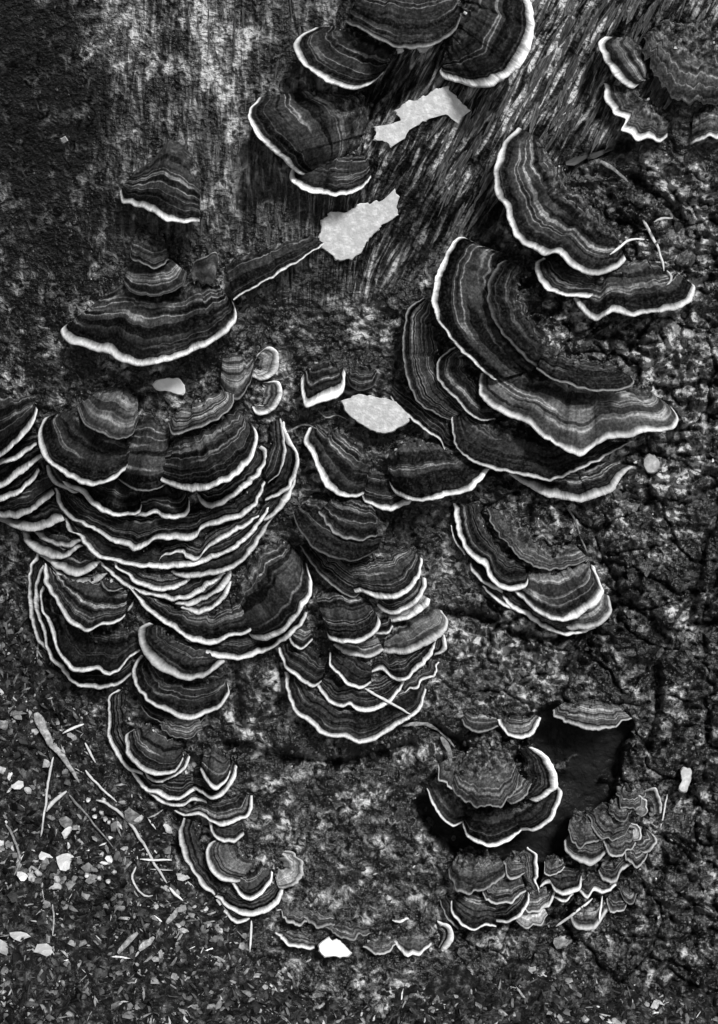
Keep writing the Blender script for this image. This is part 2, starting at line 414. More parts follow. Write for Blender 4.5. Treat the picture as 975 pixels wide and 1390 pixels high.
# ------------------------------------------------------------------ setting: trunk, bank of soil, far ground
def lines(a, b, step, lo, hi):
    core = np.arange(a, b + step, step); out1 = [a]; st = step
    while out1[-1] > lo: st *= 1.25; out1.append(out1[-1] - st)
    out2 = [core[-1]]; st = step
    while out2[-1] < hi: st *= 1.25; out2.append(out2[-1] + st)
    return np.concatenate([np.array(out1[:0:-1]), core, np.array(out2[1:])])
def sheet(name, us, vs_, hfun, mat, parent=None):
    U, V = np.meshgrid(us, vs_)
    u = U.ravel(); v = V.ravel()
    p = P3(u, v, hfun(u, v))
    nu, nv = len(us), len(vs_)
    idx = np.arange(nu * nv).reshape(nv, nu)
    f = np.stack([idx[:-1, :-1], idx[1:, :-1], idx[1:, 1:], idx[:-1, 1:]], -1).reshape(-1, 4)
    me = bpy.data.meshes.new(name)
    me.vertices.add(len(p)); me.vertices.foreach_set('co', p.ravel())
    me.loops.add(f.size); me.loops.foreach_set('vertex_index', f.ravel())
    me.polygons.add(len(f)); me.polygons.foreach_set('loop_start', np.arange(0, f.size, 4))
    me.polygons.foreach_set('use_smooth', np.ones(len(f), bool))
    me.update(calc_edges=True); me.materials.append(mat)
    o = bpy.data.objects.new(name, me); col.objects.link(o); o.parent = parent
    return o, me, u, v, f
trunk = empty('tree_trunk', (0, 0, 0))
tag(trunk, 'old dark tree trunk, fibrous wood above and mossy bark below, covered in brackets', 'tree')
bark, bme, bu, bv, bf = sheet('bark', lines(-16, 992, 1.7, -700, 1700), lines(-16, 1406, 1.7, -800, 1900), HT, M_BARK, trunk)
fi = bf.ravel()
def uv_layer(me, name, a, b):
    l = me.uv_layers.new(name=name); l.data.foreach_set('uv', np.stack([a, b], 1).astype(np.float32).ravel())
uv_layer(bme, 'chart', bu[fi] / 100, bv[fi] / 100)
_c, _s = math.cos(math.radians(62)), math.sin(math.radians(62))
mk = masks(bu, bv)
ac = bu * (1 - mk[1]) + (bu * _s + bv * _c) * mk[1]; al = bv * (1 - mk[1]) + (bv * _s - bu * _c) * mk[1]
uv_layer(bme, 'fibre', ac[fi] / 100, al[fi] / 100)
ca = bme.color_attributes.new('mask', 'FLOAT_COLOR', 'POINT')
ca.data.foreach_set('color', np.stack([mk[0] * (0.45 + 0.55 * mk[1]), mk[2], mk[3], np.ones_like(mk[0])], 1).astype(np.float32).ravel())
ta = bme.attributes.new('tint', 'FLOAT', 'POINT'); ta.data.foreach_set('value', tint(bu, bv).astype(np.float32))
bank, *_r = sheet('ground', lines(-24, 1000, 6, -1500, 2600), lines(690, 1414, 6, -200, 2600), HG, M_SOIL)
bank['kind'] = 'structure'
gz = -1.2
far = mesh_obj('terrain', [(-60, -60, gz), (60, -60, gz), (60, 60, gz), (-60, 60, gz)], [(0, 1, 2, 3)], M_SOIL)
far['kind'] = 'structure'

# ------------------------------------------------------------------ bracket fungi
GROUP = ['']
NB = [0]
CRUMBS = []
def bracket(label, rim, root, w=8.0, cap='dark', edge='white', k=0.62, z=0.0, spread=0.45, ends=0.35, ridges=None, thick=0.0011, jag=1.0):
    """rim: the outer edge from one end round to the other; root: where it leaves the wood (a point or a line, same direction)"""
    NB[0] += 1; sd = NB[0] * 7 + 1
    rim = np.asarray(rim, float)
    L = np.linalg.norm(np.diff(rim, axis=0), axis=1).sum()
    n = int(np.clip(L / 2.6, 18, 150))
    R = curve(rim, n)
    if isinstance(root, tuple):
        r = np.array(root, float)
        root = [r + spread * (rim[0] - r), r, r + spread * (rim[-1] - r)]
    O = curve(root, n)
    a = np.linspace(0, 1, n); arc = a * L
    O = O + 9 * np.stack([fbm(arc / 16, arc * 0, sd + 8, 3), fbm(arc / 16, arc * 0, sd + 9, 3)], 1)
    out = R - O; ln = np.linalg.norm(out, axis=1) + 1e-6; out = out / ln[:, None]
    R = R + out * (jag * (2.6 * fbm(arc / 9, arc * 0 + sd, sd, 3))[:, None])
    ln = np.linalg.norm(R - O, axis=1) + 1e-6
    e = ends + (1 - ends) * np.sin(np.pi * np.clip(a, 0.0, 1.0)) ** 0.6
    wl_ = 0.98 * w * (0.55 + 0.45 * np.sin(np.pi * a) ** 0.5) * (1 + 0.7 * fbm(arc / 26, arc * 0 + 3.3, sd + 2, 3)).clip(0.45, 1.6)
    tm = 1 - np.clip(wl_ / ln, 0.02, 0.75)
    mean = float(np.mean(ln))
    nb = ridges or max(2.0, mean / 17.0)
    wav = 0.0016 * fbm(arc / 45, arc * 0, sd + 4, 2) * np.clip(mean / 60, 0.3, 1.2)
    def surf(t, v, extra):
        t = np.broadcast_to(t, (n,))
        q = O + (R - O) * t[:, None]
        lift = k * ln * S * e * (0.9 * t + 0.10 * t * t) + wav * t + 0.0020 * sstep(0, 0.22, t) - 0.0042 * (1 - sstep(0, 0.22, t))
        prof = 0.00042 * np.sin(2 * np.pi * (nb * v + 0.35 * fbm(arc / 40, v * 3 + 0 * arc, sd + 6, 2))) * sstep(0.05, 0.2, v) * sstep(1.0, 0.93, v)
        micro = (0.0005 + (0.0026 if cap == 'moss' else 0.0016) * sstep(0.75 if cap == 'moss' else 0.45, 0.1, t)) * fbm(q[:, 0] / 8, q[:, 1] / 8, 91, 3)
        return P3(q[:, 0], q[:, 1], HB(q[:, 0], q[:, 1]) + z + lift + prof + micro + extra)
    nc = int(np.clip(mean / 2.8, 8, 34))
    vrow = np.linspace(0, 1, nc)
    cap_rows = [surf(tm * v, v + 0 * a, 0.0) for v in vrow]
    mrow = [(0.0, 0.0, 0), (0.2, 0.00008, .2), (0.45, 0.00014, .45), (0.7, 0.00012, .7), (0.88, -0.00008, .88), (1.0, -0.0006, 1), (0.93, -0.0011 - thick * .3, 1), (0.75, -0.0012 - thick * .4, .9)]
    mar_rows = [surf(tm + (1 - tm) * s_, 1 + 0 * a, h_ if h_ > 0 else h_ * thick / 0.0011) for s_, h_, _v in mrow]
    por_t = [(1.0, None), (0.6, 0), (0.25, 0)]
    t_in = tm + (1 - tm) * 0.75
    por_rows = [mar_rows[-1]] + [surf(t_in * f_, 1 + 0 * a, -0.0013 - thick * (1.2 - f_)) for f_ in (0.8, 0.5, 0.2, 0.02)]
    nk = int(len(arc) * (1.1 if cap == 'moss' else 0.55))
    for _i in range(nk):
        i_ = int(rng.integers(0, n)); t1 = abs(rng.normal(0, 0.22 if cap == 'moss' else 0.12))
        if t1 > 0.75: continue
        q_ = O[i_] + (R[i_] - O[i_]) * t1
        CRUMBS.append((q_[0], q_[1], z + k * ln[i_] * S * e[i_] * t1 + 0.0020 * float(sstep(0, 0.22, t1)) - 0.0020 * float(1 - sstep(0, 0.22, t1))))
    org = P3(np.array([O[n // 2, 0]]), np.array([O[n // 2, 1]]), HB(O[n // 2:n // 2 + 1, 0], O[n // 2:n // 2 + 1, 1]))[0]
    t_ = empty('bracket_fungus', org)
    tag(t_, label, 'fungus', GROUP[0])
    for nm, rows, vals, mat in (('cap', cap_rows, vrow, CAPS[cap]), ('margin', mar_rows, [m_[2] for m_ in mrow], RIMS[edge]), ('pore_surface', por_rows, None, M_PORE)):
        vv = np.concatenate(rows); fs = grid_faces(n, len(rows))
        o = mesh_obj(nm, vv, fs, mat, t_, True, org)
        if vals is not None:
            fi_ = np.array(fs).ravel()
            uu = np.tile(arc / 100, len(rows)) + sd * 0.37; vvv = np.repeat(np.asarray(vals, float), n)
            uv_layer(o.data, 'cap', uu[fi_], vvv[fi_])
    return t_

# ---- top of the trunk
GROUP[0] = 'brackets at the top of the trunk'
bracket('large dark bracket at the top edge with broad white rim curving up its right side',
        [(597, 96), (600, 105), (621, 113), (651, 119), (681, 111), (706, 90), (720, 65), (725, 30), (719, 0), (700, -28)], [(606, 75), (600, 50), (605, 25), (620, -10), (640, -35)], w=13)
bracket('dark crescent bracket at top, white rim round its left and lower side',
        [(428, 37), (408, 48), (398, 62), (403, 77), (420, 95), (442, 110), (463, 119), (483, 122), (502, 115), (520, 100)], [(475, 36), (505, 42), (535, 55), (540, 75)], w=9)
bracket('middle dark bracket at the top edge, grey rimmed, between the two white-rimmed ones',
        [(468, 30), (492, 42), (525, 60), (558, 67), (590, 61), (614, 46), (626, 25)], [(500, -25), (555, -30), (610, -30)], w=6, edge='grey', z=0.003)
bracket('dark banded bracket whose white rim runs down its left side beside the bare wood',
        [(352, 132), (336, 155), (345, 177), (360, 197), (380, 213), (399, 231), (415, 240)], [(440, 125), (480, 128), (508, 145), (508, 170), (500, 195), (480, 212)], w=8, cap='mid')
bracket('short lobe with white scalloped rim just above the larger torn pale patch',
        [(396, 229), (393, 239), (402, 252), (427, 262), (463, 266), (490, 258), (504, 241)], [(418, 212), (455, 203), (498, 205)], w=9, z=0.002)
bracket('small steep triangular bracket on the left with a white lower rim',
        [(163, 259), (165, 274), (180, 279), (203, 287), (223, 298), (243, 303), (271, 301)], [(180, 232), (215, 205), (236, 182), (262, 190), (269, 225)], w=9, cap='mid', ends=0.6)
bracket('broad fan bracket on the left with a thick white rim, alone on speckled bark',
        [(106, 433), (84, 446), (88, 462), (113, 472), (143, 480), (167, 492), (190, 497), (220, 493), (250, 483), (283, 468), (310, 450), (322, 432), (317, 411)],
        [(150, 400), (175, 374), (205, 362), (245, 360), (283, 366), (300, 385)], w=13, cap='mid', ends=0.55, k=0.45)
bracket('grey fan-shaped lobe sitting on the upper middle of the broad left bracket',
        [(168, 384), (180, 398), (205, 402), (230, 398), (250, 385), (254, 371)], [(178, 352), (200, 345), (232, 350)], w=3, cap='grey', edge='dull', z=0.0025)
bracket('small grey lichen-like lobe in the column between the two left brackets',
        [(176, 340), (180, 353), (200, 362), (220, 361), (230, 352)], [(178, 312), (200, 308), (222, 318)], w=3, cap='moss', edge='grey', z=0.002, jag=2.5)
bracket('upright pale grey knob at the right shoulder of the broad left bracket',
        [(290, 374), (296, 358), (293, 344), (280, 346), (266, 354), (258, 368)], [(290, 388), (277, 392), (262, 386)], w=3, cap='pale', edge='grey', z=0.004, jag=1.5)
bracket('dark folded bracket with a thin straight white edge rising to the pale patch',
        [(317, 407), (340, 393), (365, 380), (393, 362), (420, 345), (440, 330)], [(298, 352), (340, 337), (390, 326), (428, 318)], w=4, cap='dark', ends=0.8)

# ---- upper right
GROUP[0] = 'brackets on the upper right of the trunk'
bracket('large dark bracket on upper right, pale rim down its left, straw on it',
        [(703, 172), (687, 190), (675, 213), (671, 240), (672, 263), (685, 280), (692, 307), (707, 330), (727, 340), (738, 347), (757, 344), (770, 358), (793, 372), (817, 373), (837, 365), (850, 352), (841, 347)],
        [(735, 190), (760, 222), (785, 250), (810, 275), (830, 300), (838, 325)], w=11, cap='mid', k=0.5)
bracket('narrow dark lobe tucked below the large upper right bracket, white wavy rim',
        [(737, 349), (727, 358), (728, 373), (740, 393), (763, 400), (783, 403), (803, 406), (822, 402)], [(765, 355), (800, 362), (830, 375)], w=8, k=0.45)
bracket('wide low lobe under the upper right bracket, its rim turned up at right',
        [(779, 405), (790, 422), (810, 436), (830, 425), (857, 430), (883, 425), (913, 422), (937, 410), (945, 390), (930, 381)], [(800, 372), (835, 350), (875, 345), (905, 362)], w=10, cap='mid', k=0.42)
bracket('thick white-lipped lobe in the top right corner, the upper left one',
        [(834, 58), (822, 49), (813, 58), (815, 70), (826, 90), (840, 108), (858, 121), (865, 113)], [(860, 50), (885, 70), (890, 100)], w=13, cap='grey', k=0.55)
bracket('ragged white-edged lobe below the white-lipped one in the top right corner',
        [(817, 112), (824, 138), (836, 154), (848, 164), (844, 176), (856, 184), (868, 193), (880, 189), (896, 194), (906, 186)], [(860, 115), (885, 130), (905, 150)], w=11, cap='moss', k=0.5, jag=2)
bracket('white-edged lobe cut by the right border in the top right corner',
        [(938, 196), (950, 190), (964, 184), (976, 188), (992, 178)], [(945, 150), (965, 140), (990, 145)], w=9, cap='moss', k=0.5, jag=2)
bracket('weathered grey bracket, rough and almost without a rim, in the top right corner',
        [(872, 50), (878, 82), (895, 112), (925, 135), (958, 140), (990, 130)], [(905, 20), (945, 15), (990, 30)], w=3, cap='moss', edge='dull', k=0.22, jag=5)

# ---- big right cluster
GROUP[0] = 'brackets of the large cluster right of the middle'
bracket('great curved bracket right of centre, white rim down its left, mossy in the middle',
        [(648, 332), (625, 321), (610, 337), (597, 360), (589, 383), (586, 407), (592, 430), (605, 450), (620, 470), (640, 490), (657, 506), (672, 516)],
        [(690, 345), (680, 362), (682, 390), (690, 420), (702, 450), (720, 478), (742, 500)], w=7, cap='mid', k=0.55, ends=0.7)
bracket('dark inner ledge of the great curved bracket, pitted and hugging the mossy middle',
        [(686, 352), (668, 368), (661, 392), (664, 420), (677, 447), (697, 470), (718, 492), (732, 503)], [(705, 365), (706, 395), (716, 425), (735, 452), (760, 475)], w=6, cap='black', edge='dull', k=0.35, z=0.005)
bracket('longest bracket of the right cluster, light grey with a white wavy lower rim',
        [(652, 507), (650, 530), (660, 548), (687, 565), (717, 577), (737, 593), (760, 608), (787, 619), (803, 610), (823, 597), (850, 595), (877, 587), (900, 586), (920, 577), (918, 560), (903, 546)],
        [(700, 500), (735, 500), (775, 500), (815, 506), (850, 515), (872, 525)], w=10, cap='grey', k=0.58)
bracket('blackish upper ledge with a grey broken rim above the longest right bracket',
        [(728, 500), (745, 512), (765, 520), (793, 529), (827, 532), (850, 528), (862, 520), (857, 511)], [(745, 478), (790, 484), (835, 497)], w=5, cap='black', edge='grey', k=0.5, z=0.010, ends=0.6)
bracket('tall dark bracket with dull edge standing left of the great curved one',
        [(575, 404), (558, 415), (550, 430), (547, 460), (547, 487), (553, 518), (567, 545), (590, 562), (612, 571)], [(590, 420), (600, 450), (606, 480), (620, 515), (640, 545)], w=4, edge='grey', k=0.55, cap='mid')
bracket('small dark lobe squeezed between the tall dark bracket and the longest one',
        [(617, 470), (600, 482), (592, 500), (597, 520), (610, 533), (622, 545), (637, 563), (653, 572), (673, 569)], [(630, 482), (645, 505), (660, 535)], w=4, edge='soft', k=0.55, cap='mid')
bracket('smooth dark bracket under the longest right one, thin pale edge',
        [(612, 566), (617, 600), (633, 622), (660, 635), (693, 643), (720, 648), (743, 653), (763, 649), (787, 637), (810, 627), (830, 615), (857, 600)], [(645, 560), (690, 570), (740, 590), (800, 595)], w=5, edge='soft', k=0.55)
bracket('lowest bracket of the right cluster, grey-white broad lip over bare bark',
        [(690, 643), (710, 657), (737, 672), (763, 679), (790, 681), (813, 675), (833, 665), (842, 650), (860, 633)], [(715, 640), (770, 635), (820, 622)], w=12, edge='soft', cap='mid', k=0.5)

# ---- centre
GROUP[0] = 'brackets in the centre'
bracket('small round bracket with mossy dark cap and broad ribbed rim left of pale oval',
        [(408, 516), (410, 537), (415, 552), (430, 549), (453, 542), (467, 530), (469, 506)], [(417, 492), (440, 480), (462, 490)], w=15, cap='mid', edge='white', k=0.55)
bracket('tiny dark knob with rings just above the pale oval crust',
        [(470, 512), (478, 527), (494, 531), (508, 524), (514, 508)], [(478, 500), (492, 495), (507, 500)], w=3, edge='dull', k=0.7)
bracket('dark ridged strip of bracket right of the pale oval, white tip at its end',
        [(530, 540), (545, 556), (560, 571), (578, 585), (597, 598), (604, 611), (614, 615), (623, 607)], [(540, 512), (565, 528), (595, 558), (620, 585)], w=5, k=0.4)
bracket('left half of the wide central bracket below the oval, rim down its left',
        [(419, 581), (413, 600), (425, 620), (432, 643), (443, 662), (463, 673), (480, 675), (494, 671)], [(435, 574), (465, 578), (490, 590), (510, 610)], w=10, cap='mid', k=0.5)
bracket('right half of the wide central bracket below the pale oval, smooth rim rising right',
        [(529, 655), (535, 668), (550, 677), (577, 681), (603, 675), (630, 670), (650, 657), (664, 637)], [(525, 610), (545, 590), (580, 590), (615, 605)], w=9, cap='mid', k=0.55, z=0.002)
bracket('small dark lobe peeping out between the two halves of the central bracket',
        [(489, 666), (495, 680), (513, 690), (533, 693), (553, 685), (562, 675)], [(500, 640), (518, 635), (545, 640)], w=7, k=0.5)

# ---- right middle
GROUP[0] = 'brackets right of the middle, above the bark crack'
bracket('dark curved bracket with mossy middle, pale rim down its left ending in a broad lip',
        [(616, 683), (618, 710), (627, 737), (640, 757), (657, 770), (663, 784), (677, 797), (700, 803), (715, 797), (718, 784)], [(655, 678), (662, 705), (675, 728), (695, 748), (712, 765)], w=9, k=0.48)
bracket('mossy inner ledge with a thin pale ring right of that curved bracket',
        [(662, 690), (664, 708), (678, 728), (700, 750), (722, 767), (750, 773), (780, 769), (798, 757)], [(700, 695), (720, 715), (745, 735), (775, 738)], w=4, cap='moss', edge='grey', k=0.4, jag=2)
bracket('smooth grey banded fan with a white lip, rightmost above the bark crack',
        [(698, 803), (713, 817), (730, 832), (757, 844), (777, 842), (793, 832), (810, 820), (820, 805), (815, 790), (808, 770)], [(705, 775), (735, 762), (770, 762), (795, 762)], w=10, cap='grey', k=0.5)
bracket('pale lip directly under the smooth grey banded fan, turned up at its right',
        [(760, 848), (777, 855), (803, 853), (823, 842), (831, 827), (827, 809)], [(765, 825), (785, 812), (808, 800)], w=9, cap='grey', edge='soft', k=0.42)
bracket('thin long lower lip under the smooth grey fan, lowest of that group',
        [(680, 806), (690, 822), (713, 835), (730, 847), (750, 858), (770, 863), (793, 859), (810, 853)], [(700, 800), (735, 818), (780, 830)], w=7, k=0.38, cap='mid')
bracket('short dark lobe under the broad lip of the dark curved bracket',
        [(637, 767), (643, 780), (660, 794), (682, 805)], [(650, 757), (665, 765), (690, 785)], w=6, k=0.38)
bracket('very thin sliver of a bracket left of the dark curved one',
        [(612, 713), (617, 733), (631, 754)], [(630, 700), (636, 722), (645, 742)], w=4, k=0.42)
bracket('smallest pale lip at the lower left of the smooth grey fan',
        [(655, 796), (665, 809), (687, 824), (702, 831)], [(665, 785), (682, 797), (704, 812)], w=5, k=0.34)

# ---- left edge stack
GROUP[0] = 'stacked brackets cut by the left border'
lab = ['topmost of the brackets stacked at the left border, banded dark cap, jagged rim', 'second rim down in the stack at the left border',
       'third rim down in the stack at the left border, broad and pale', 'fourth rim down in the stack at the left border, short tip at its right',
       'fifth rim down in the stack at the left border, wide grey-white', 'lowest broad rim of the stack touching the left border']
rims = [[(-40, 640), (0, 621), (22, 603), (38, 587), (47, 572), (51, 556)], [(-40, 645), (0, 632), (20, 625), (36, 615), (50, 603)],
        [(-40, 676), (0, 663), (20, 651), (40, 635), (57, 621)], [(-40, 690), (0, 681), (12, 677), (30, 667), (47, 651), (54, 640)],
        [(-30, 694), (0, 702), (24, 703), (40, 697), (58, 685), (74, 670)], [(-20, 692), (0, 707), (26, 719), (44, 722), (65, 717), (88, 706)]]
rts = [[(-40, 545), (0, 528), (30, 530), (45, 540)], [(-40, 585), (0, 572), (25, 570), (44, 578)], [(-40, 610), (0, 598), (25, 595), (48, 598)],
       [(-40, 635), (0, 625), (25, 620), (48, 625)], [(-30, 660), (0, 652), (35, 645), (62, 645)], [(-20, 678), (10, 676), (45, 672), (75, 676)]]
for q in range(6):
    bracket(lab[q], rims[q], rts[q], w=(9, 8, 10, 8, 11, 13)[q], cap='dark', k=0.62, edge='white' if q < 4 else 'soft', ends=0.75)
GROUP[0] = 'pale crescents below the left border stack'
lab = ['uppermost pale crescent rim below the stack at the left border', 'second pale crescent below the left border stack, hooked up at its left',
       'third pale crescent below the left border stack, thick and smooth', 'lowest pale crescent, just above the nested dark shells']
rims = [[(46, 722), (60, 734), (81, 742), (97, 743), (112, 733)], [(31, 723), (36, 740), (54, 752), (73, 759), (91, 756), (113, 741)],
        [(54, 754), (77, 772), (100, 782), (120, 777), (138, 762)], [(67, 768), (87, 790), (110, 797), (133, 791), (146, 778)]]
rts = [(85, 722), (80, 733), (105, 752), (112, 772)]
for q in range(4):
    bracket(lab[q], rims[q], rts[q], w=(10, 11, 12, 11)[q], edge='soft', k=0.62, ends=0.7, spread=0.6)

# ---- nested shells at lower left
GROUP[0] = 'nested dark shells at lower left'
bracket('innermost of the nested shells at lower left, grey patches on its cap, wavy rim',
        [(60, 763), (59, 780), (64, 800), (75, 814), (84, 831), (92, 843), (106, 853), (118, 859), (135, 850), (151, 849), (170, 837)], [(85, 785), (115, 785), (150, 790), (172, 800)], w=7, cap='mid', k=0.62, z=0.004)
bracket('big black-capped shell below the innermost one at lower left',
        [(58, 795), (54, 810), (58, 831), (67, 853), (75, 878), (90, 903), (106, 913), (131, 910), (143, 916), (162, 911), (176, 894), (190, 883)], [(88, 830), (120, 840), (155, 845), (180, 850)], w=7, cap='black', k=0.6)
bracket('second thin shell rim outside the black-capped shell at lower left',
        [(58, 766), (50, 784), (46, 805), (44, 818), (51, 839), (57, 851), (60, 872), (69, 896), (88, 915), (94, 925), (110, 933), (135, 936), (159, 931), (179, 916)], [(80, 800), (82, 840), (105, 875), (140, 890), (175, 885)], w=7, k=0.52)
bracket('outermost thin shell rim at lower left, next to the litter',
        [(52, 750), (41, 769), (38, 794), (39, 820), (43, 847), (51, 870), (62, 883)], [(66, 765), (62, 800), (66, 840), (78, 862)], w=6, k=0.5)
bracket('tiny dark lobe under the lowest pale crescent, above the nested shells',
        [(135, 790), (144, 800), (156, 803), (168, 799)], (152, 784), w=4, edge='grey', k=0.7, z=0.006)

# ---- main pile
GROUP[0] = 'brackets of the main pile left of the middle'
bracket('upper left bracket of the main pile, black cap and thick white U-shaped rim',
        [(70, 564), (58, 570), (52, 590), (53, 607), (62, 623), (80, 640), (100, 652), (123, 660), (147, 655), (167, 642), (178, 631)], [(100, 553), (125, 558), (150, 575), (172, 592)], w=9, k=0.62, z=0.004)
bracket('grey banded inner fan on top of the upper left bracket of the main pile',
        [(104, 552), (113, 573), (135, 588), (160, 597), (178, 592), (187, 573)], [(140, 530), (165, 522), (190, 540)], w=4, cap='grey', edge='grey', k=0.6, z=0.005)
bracket('upper right bracket of the main pile, wide smile-shaped white rim',
        [(213, 632), (207, 640), (217, 652), (240, 663), (263, 668), (290, 662), (317, 650), (335, 633), (347, 613), (351, 593), (345, 580), (331, 577)], [(225, 605), (245, 580), (275, 562), (310, 548), (325, 558)], w=9, cap='dark', k=0.62, z=0.003)
bracket('grey banded inner fan on top of the upper right bracket of the main pile',
        [(228, 575), (236, 590), (262, 583), (290, 573), (314, 553), (318, 535)], [(240, 555), (270, 540), (298, 525)], w=5, cap='grey', edge='grey', k=0.6, z=0.006)
bracket('dark grooved bracket filling the gap between the two upper brackets of the main pile',
        [(160, 650), (180, 664), (205, 667), (228, 658)], [(185, 560), (205, 555), (235, 565)], w=4, edge='grey', k=0.5, cap='mid')
bracket('upright textured grey bracket beside the two small pale discs',
        [(299, 522), (308, 540), (325, 541), (338, 524), (345, 500)], [(303, 482), (322, 477), (341, 480)], w=4, cap='grey', edge='grey', k=0.4)
bracket('upper of the two small pale discs right of the broad left bracket',
        [(349, 481), (363, 471), (375, 475), (379, 490), (373, 507), (358, 517), (343, 511)], [(346, 488), (348, 495), (345, 503)], w=11, cap='pale', k=0.45, ends=0.8)
bracket('lower of the two small pale discs right of the broad left bracket',
        [(362, 518), (378, 518), (383, 530), (380, 547), (367, 560), (350, 563), (342, 553)], [(350, 522), (350, 535), (346, 546)], w=9, cap='grey', k=0.45, ends=0.8)
bracket('short hooked lobe under the upper left bracket of the main pile',
        [(63, 632), (66, 646), (80, 660), (104, 670)], [(85, 625), (95, 635), (115, 648)], w=6, k=0.6, ends=0.7)
bracket('white-rimmed lobe below the pile top left bracket, left of the notch',
        [(78, 643), (87, 657), (108, 668), (123, 685), (143, 697), (167, 701), (187, 697), (194, 687)], [(110, 640), (150, 645), (185, 655)], w=7, k=0.6)
bracket('wavy lobe in the middle of the main pile, right of the notch',
        [(182, 701), (197, 702), (213, 697), (222, 704), (240, 705), (255, 697), (258, 681)], [(195, 665), (220, 655), (248, 658)], w=7, k=0.6, z=0.001)
bracket('lobe just below the smile-shaped rim at the right of the main pile',
        [(268, 672), (273, 685), (287, 689), (307, 682), (330, 665), (350, 648), (362, 627), (362, 612), (355, 605)], [(275, 655), (305, 640), (335, 615)], w=8, k=0.55)
bracket('dark bracket with inner fold at the right end of the main pile, under the discs',
        [(381, 568), (385, 590), (389, 610), (386, 630), (378, 645), (364, 656)], [(366, 570), (364, 600), (356, 635)], w=4, k=0.5, z=0.003, edge='soft')
bracket('outer upright bracket at the right end of the main pile with crinkled rim',
        [(385, 572), (393, 592), (400, 605), (407, 622), (404, 640), (398, 655), (392, 665), (375, 675), (360, 680)], [(374, 580), (372, 615), (360, 650)], w=9, k=0.45)
bracket('lower lobe at the right end of the main pile below the crinkled one',
        [(402, 650), (394, 675), (384, 690), (372, 702), (358, 708)], [(378, 650), (368, 668), (352, 682)], w=9, k=0.42)
bracket('longest wavy rim across the main pile, third tier down',
        [(74, 662), (77, 680), (90, 700), (107, 710), (133, 723), (157, 738), (173, 742), (183, 748), (197, 743), (210, 733), (240, 733), (265, 732), (273, 720), (297, 712), (320, 705), (337, 697), (350, 682), (361, 655)],
        [(100, 668), (150, 690), (215, 695), (280, 685), (325, 668), (345, 648)], w=8, k=0.58)
bracket('dark tier with small folds in its rim, right half of the main pile',
        [(212, 769), (222, 755), (247, 752), (253, 759), (267, 760), (277, 750), (290, 739), (313, 727), (335, 714), (353, 700)], [(225, 728), (270, 722), (310, 708), (340, 690)], w=7, k=0.55, z=0.0)
bracket('fourth tier of the main pile, its pale rim running right across',
        [(88, 702), (92, 720), (107, 727), (115, 740), (133, 757), (157, 763), (187, 770), (213, 771), (230, 772), (263, 770), (283, 762), (310, 750), (330, 738), (345, 722), (357, 706), (366, 688)],
        [(115, 715), (160, 728), (220, 735), (290, 725), (340, 700)], w=8, k=0.52)
bracket('right-hand tier below it whose rim curves up to the end of the main pile',
        [(232, 776), (240, 783), (267, 784), (293, 780), (317, 772), (337, 755), (353, 733), (367, 708), (384, 688)], [(250, 755), (290, 748), (330, 728), (355, 700)], w=8, k=0.48)
bracket('small oval lobe with fine speckled cap at the lower left of the main pile',
        [(153, 763), (160, 773), (173, 780), (180, 790), (197, 798), (220, 803), (243, 798), (258, 786)], [(180, 765), (215, 770), (245, 768)], w=7, cap='mid', k=0.5)
bracket('long pale rim beneath the small oval lobe of the main pile',
        [(135, 761), (143, 773), (160, 788), (180, 802), (200, 808), (227, 814), (247, 815), (267, 807), (290, 793), (308, 779)], [(155, 768), (200, 785), (250, 782), (290, 768)], w=8, k=0.42)
bracket('upper of two short crescents at the bottom tip of the main pile',
        [(238, 819), (260, 822), (280, 813), (300, 802), (313, 787), (314, 774)], [(250, 798), (275, 792), (298, 775)], w=8, k=0.45)
bracket('lower of two short crescents at the bottom tip of the main pile',
        [(245, 825), (263, 834), (280, 832), (297, 822), (309, 807), (315, 789)], [(260, 812), (280, 806), (302, 790)], w=8, k=0.42)
GROUP[0] = 'large brackets below the main pile'
bracket('left half of the big double bracket below the main pile, stepped white rim',
        [(172, 795), (185, 812), (195, 826), (217, 843), (240, 858), (257, 870), (277, 875), (297, 873), (313, 865), (330, 862), (344, 856)], [(205, 808), (245, 822), (290, 815), (325, 800)], w=9, k=0.5, cap='dark')
bracket('right half of the big double bracket below the main pile, its bands sharply bent',
        [(338, 861), (345, 868), (363, 869), (387, 858), (407, 833), (421, 810), (424, 793), (417, 766)], [(318, 805), (325, 765), (350, 738), (385, 730)], w=9, k=0.48, cap='mid')
bracket('lower lip running under the whole big double bracket',
        [(250, 869), (267, 883), (290, 893), (320, 896), (337, 893), (363, 883), (390, 867), (410, 847), (418, 832)], [(275, 850), (320, 845), (365, 840), (395, 820)], w=8, k=0.42)

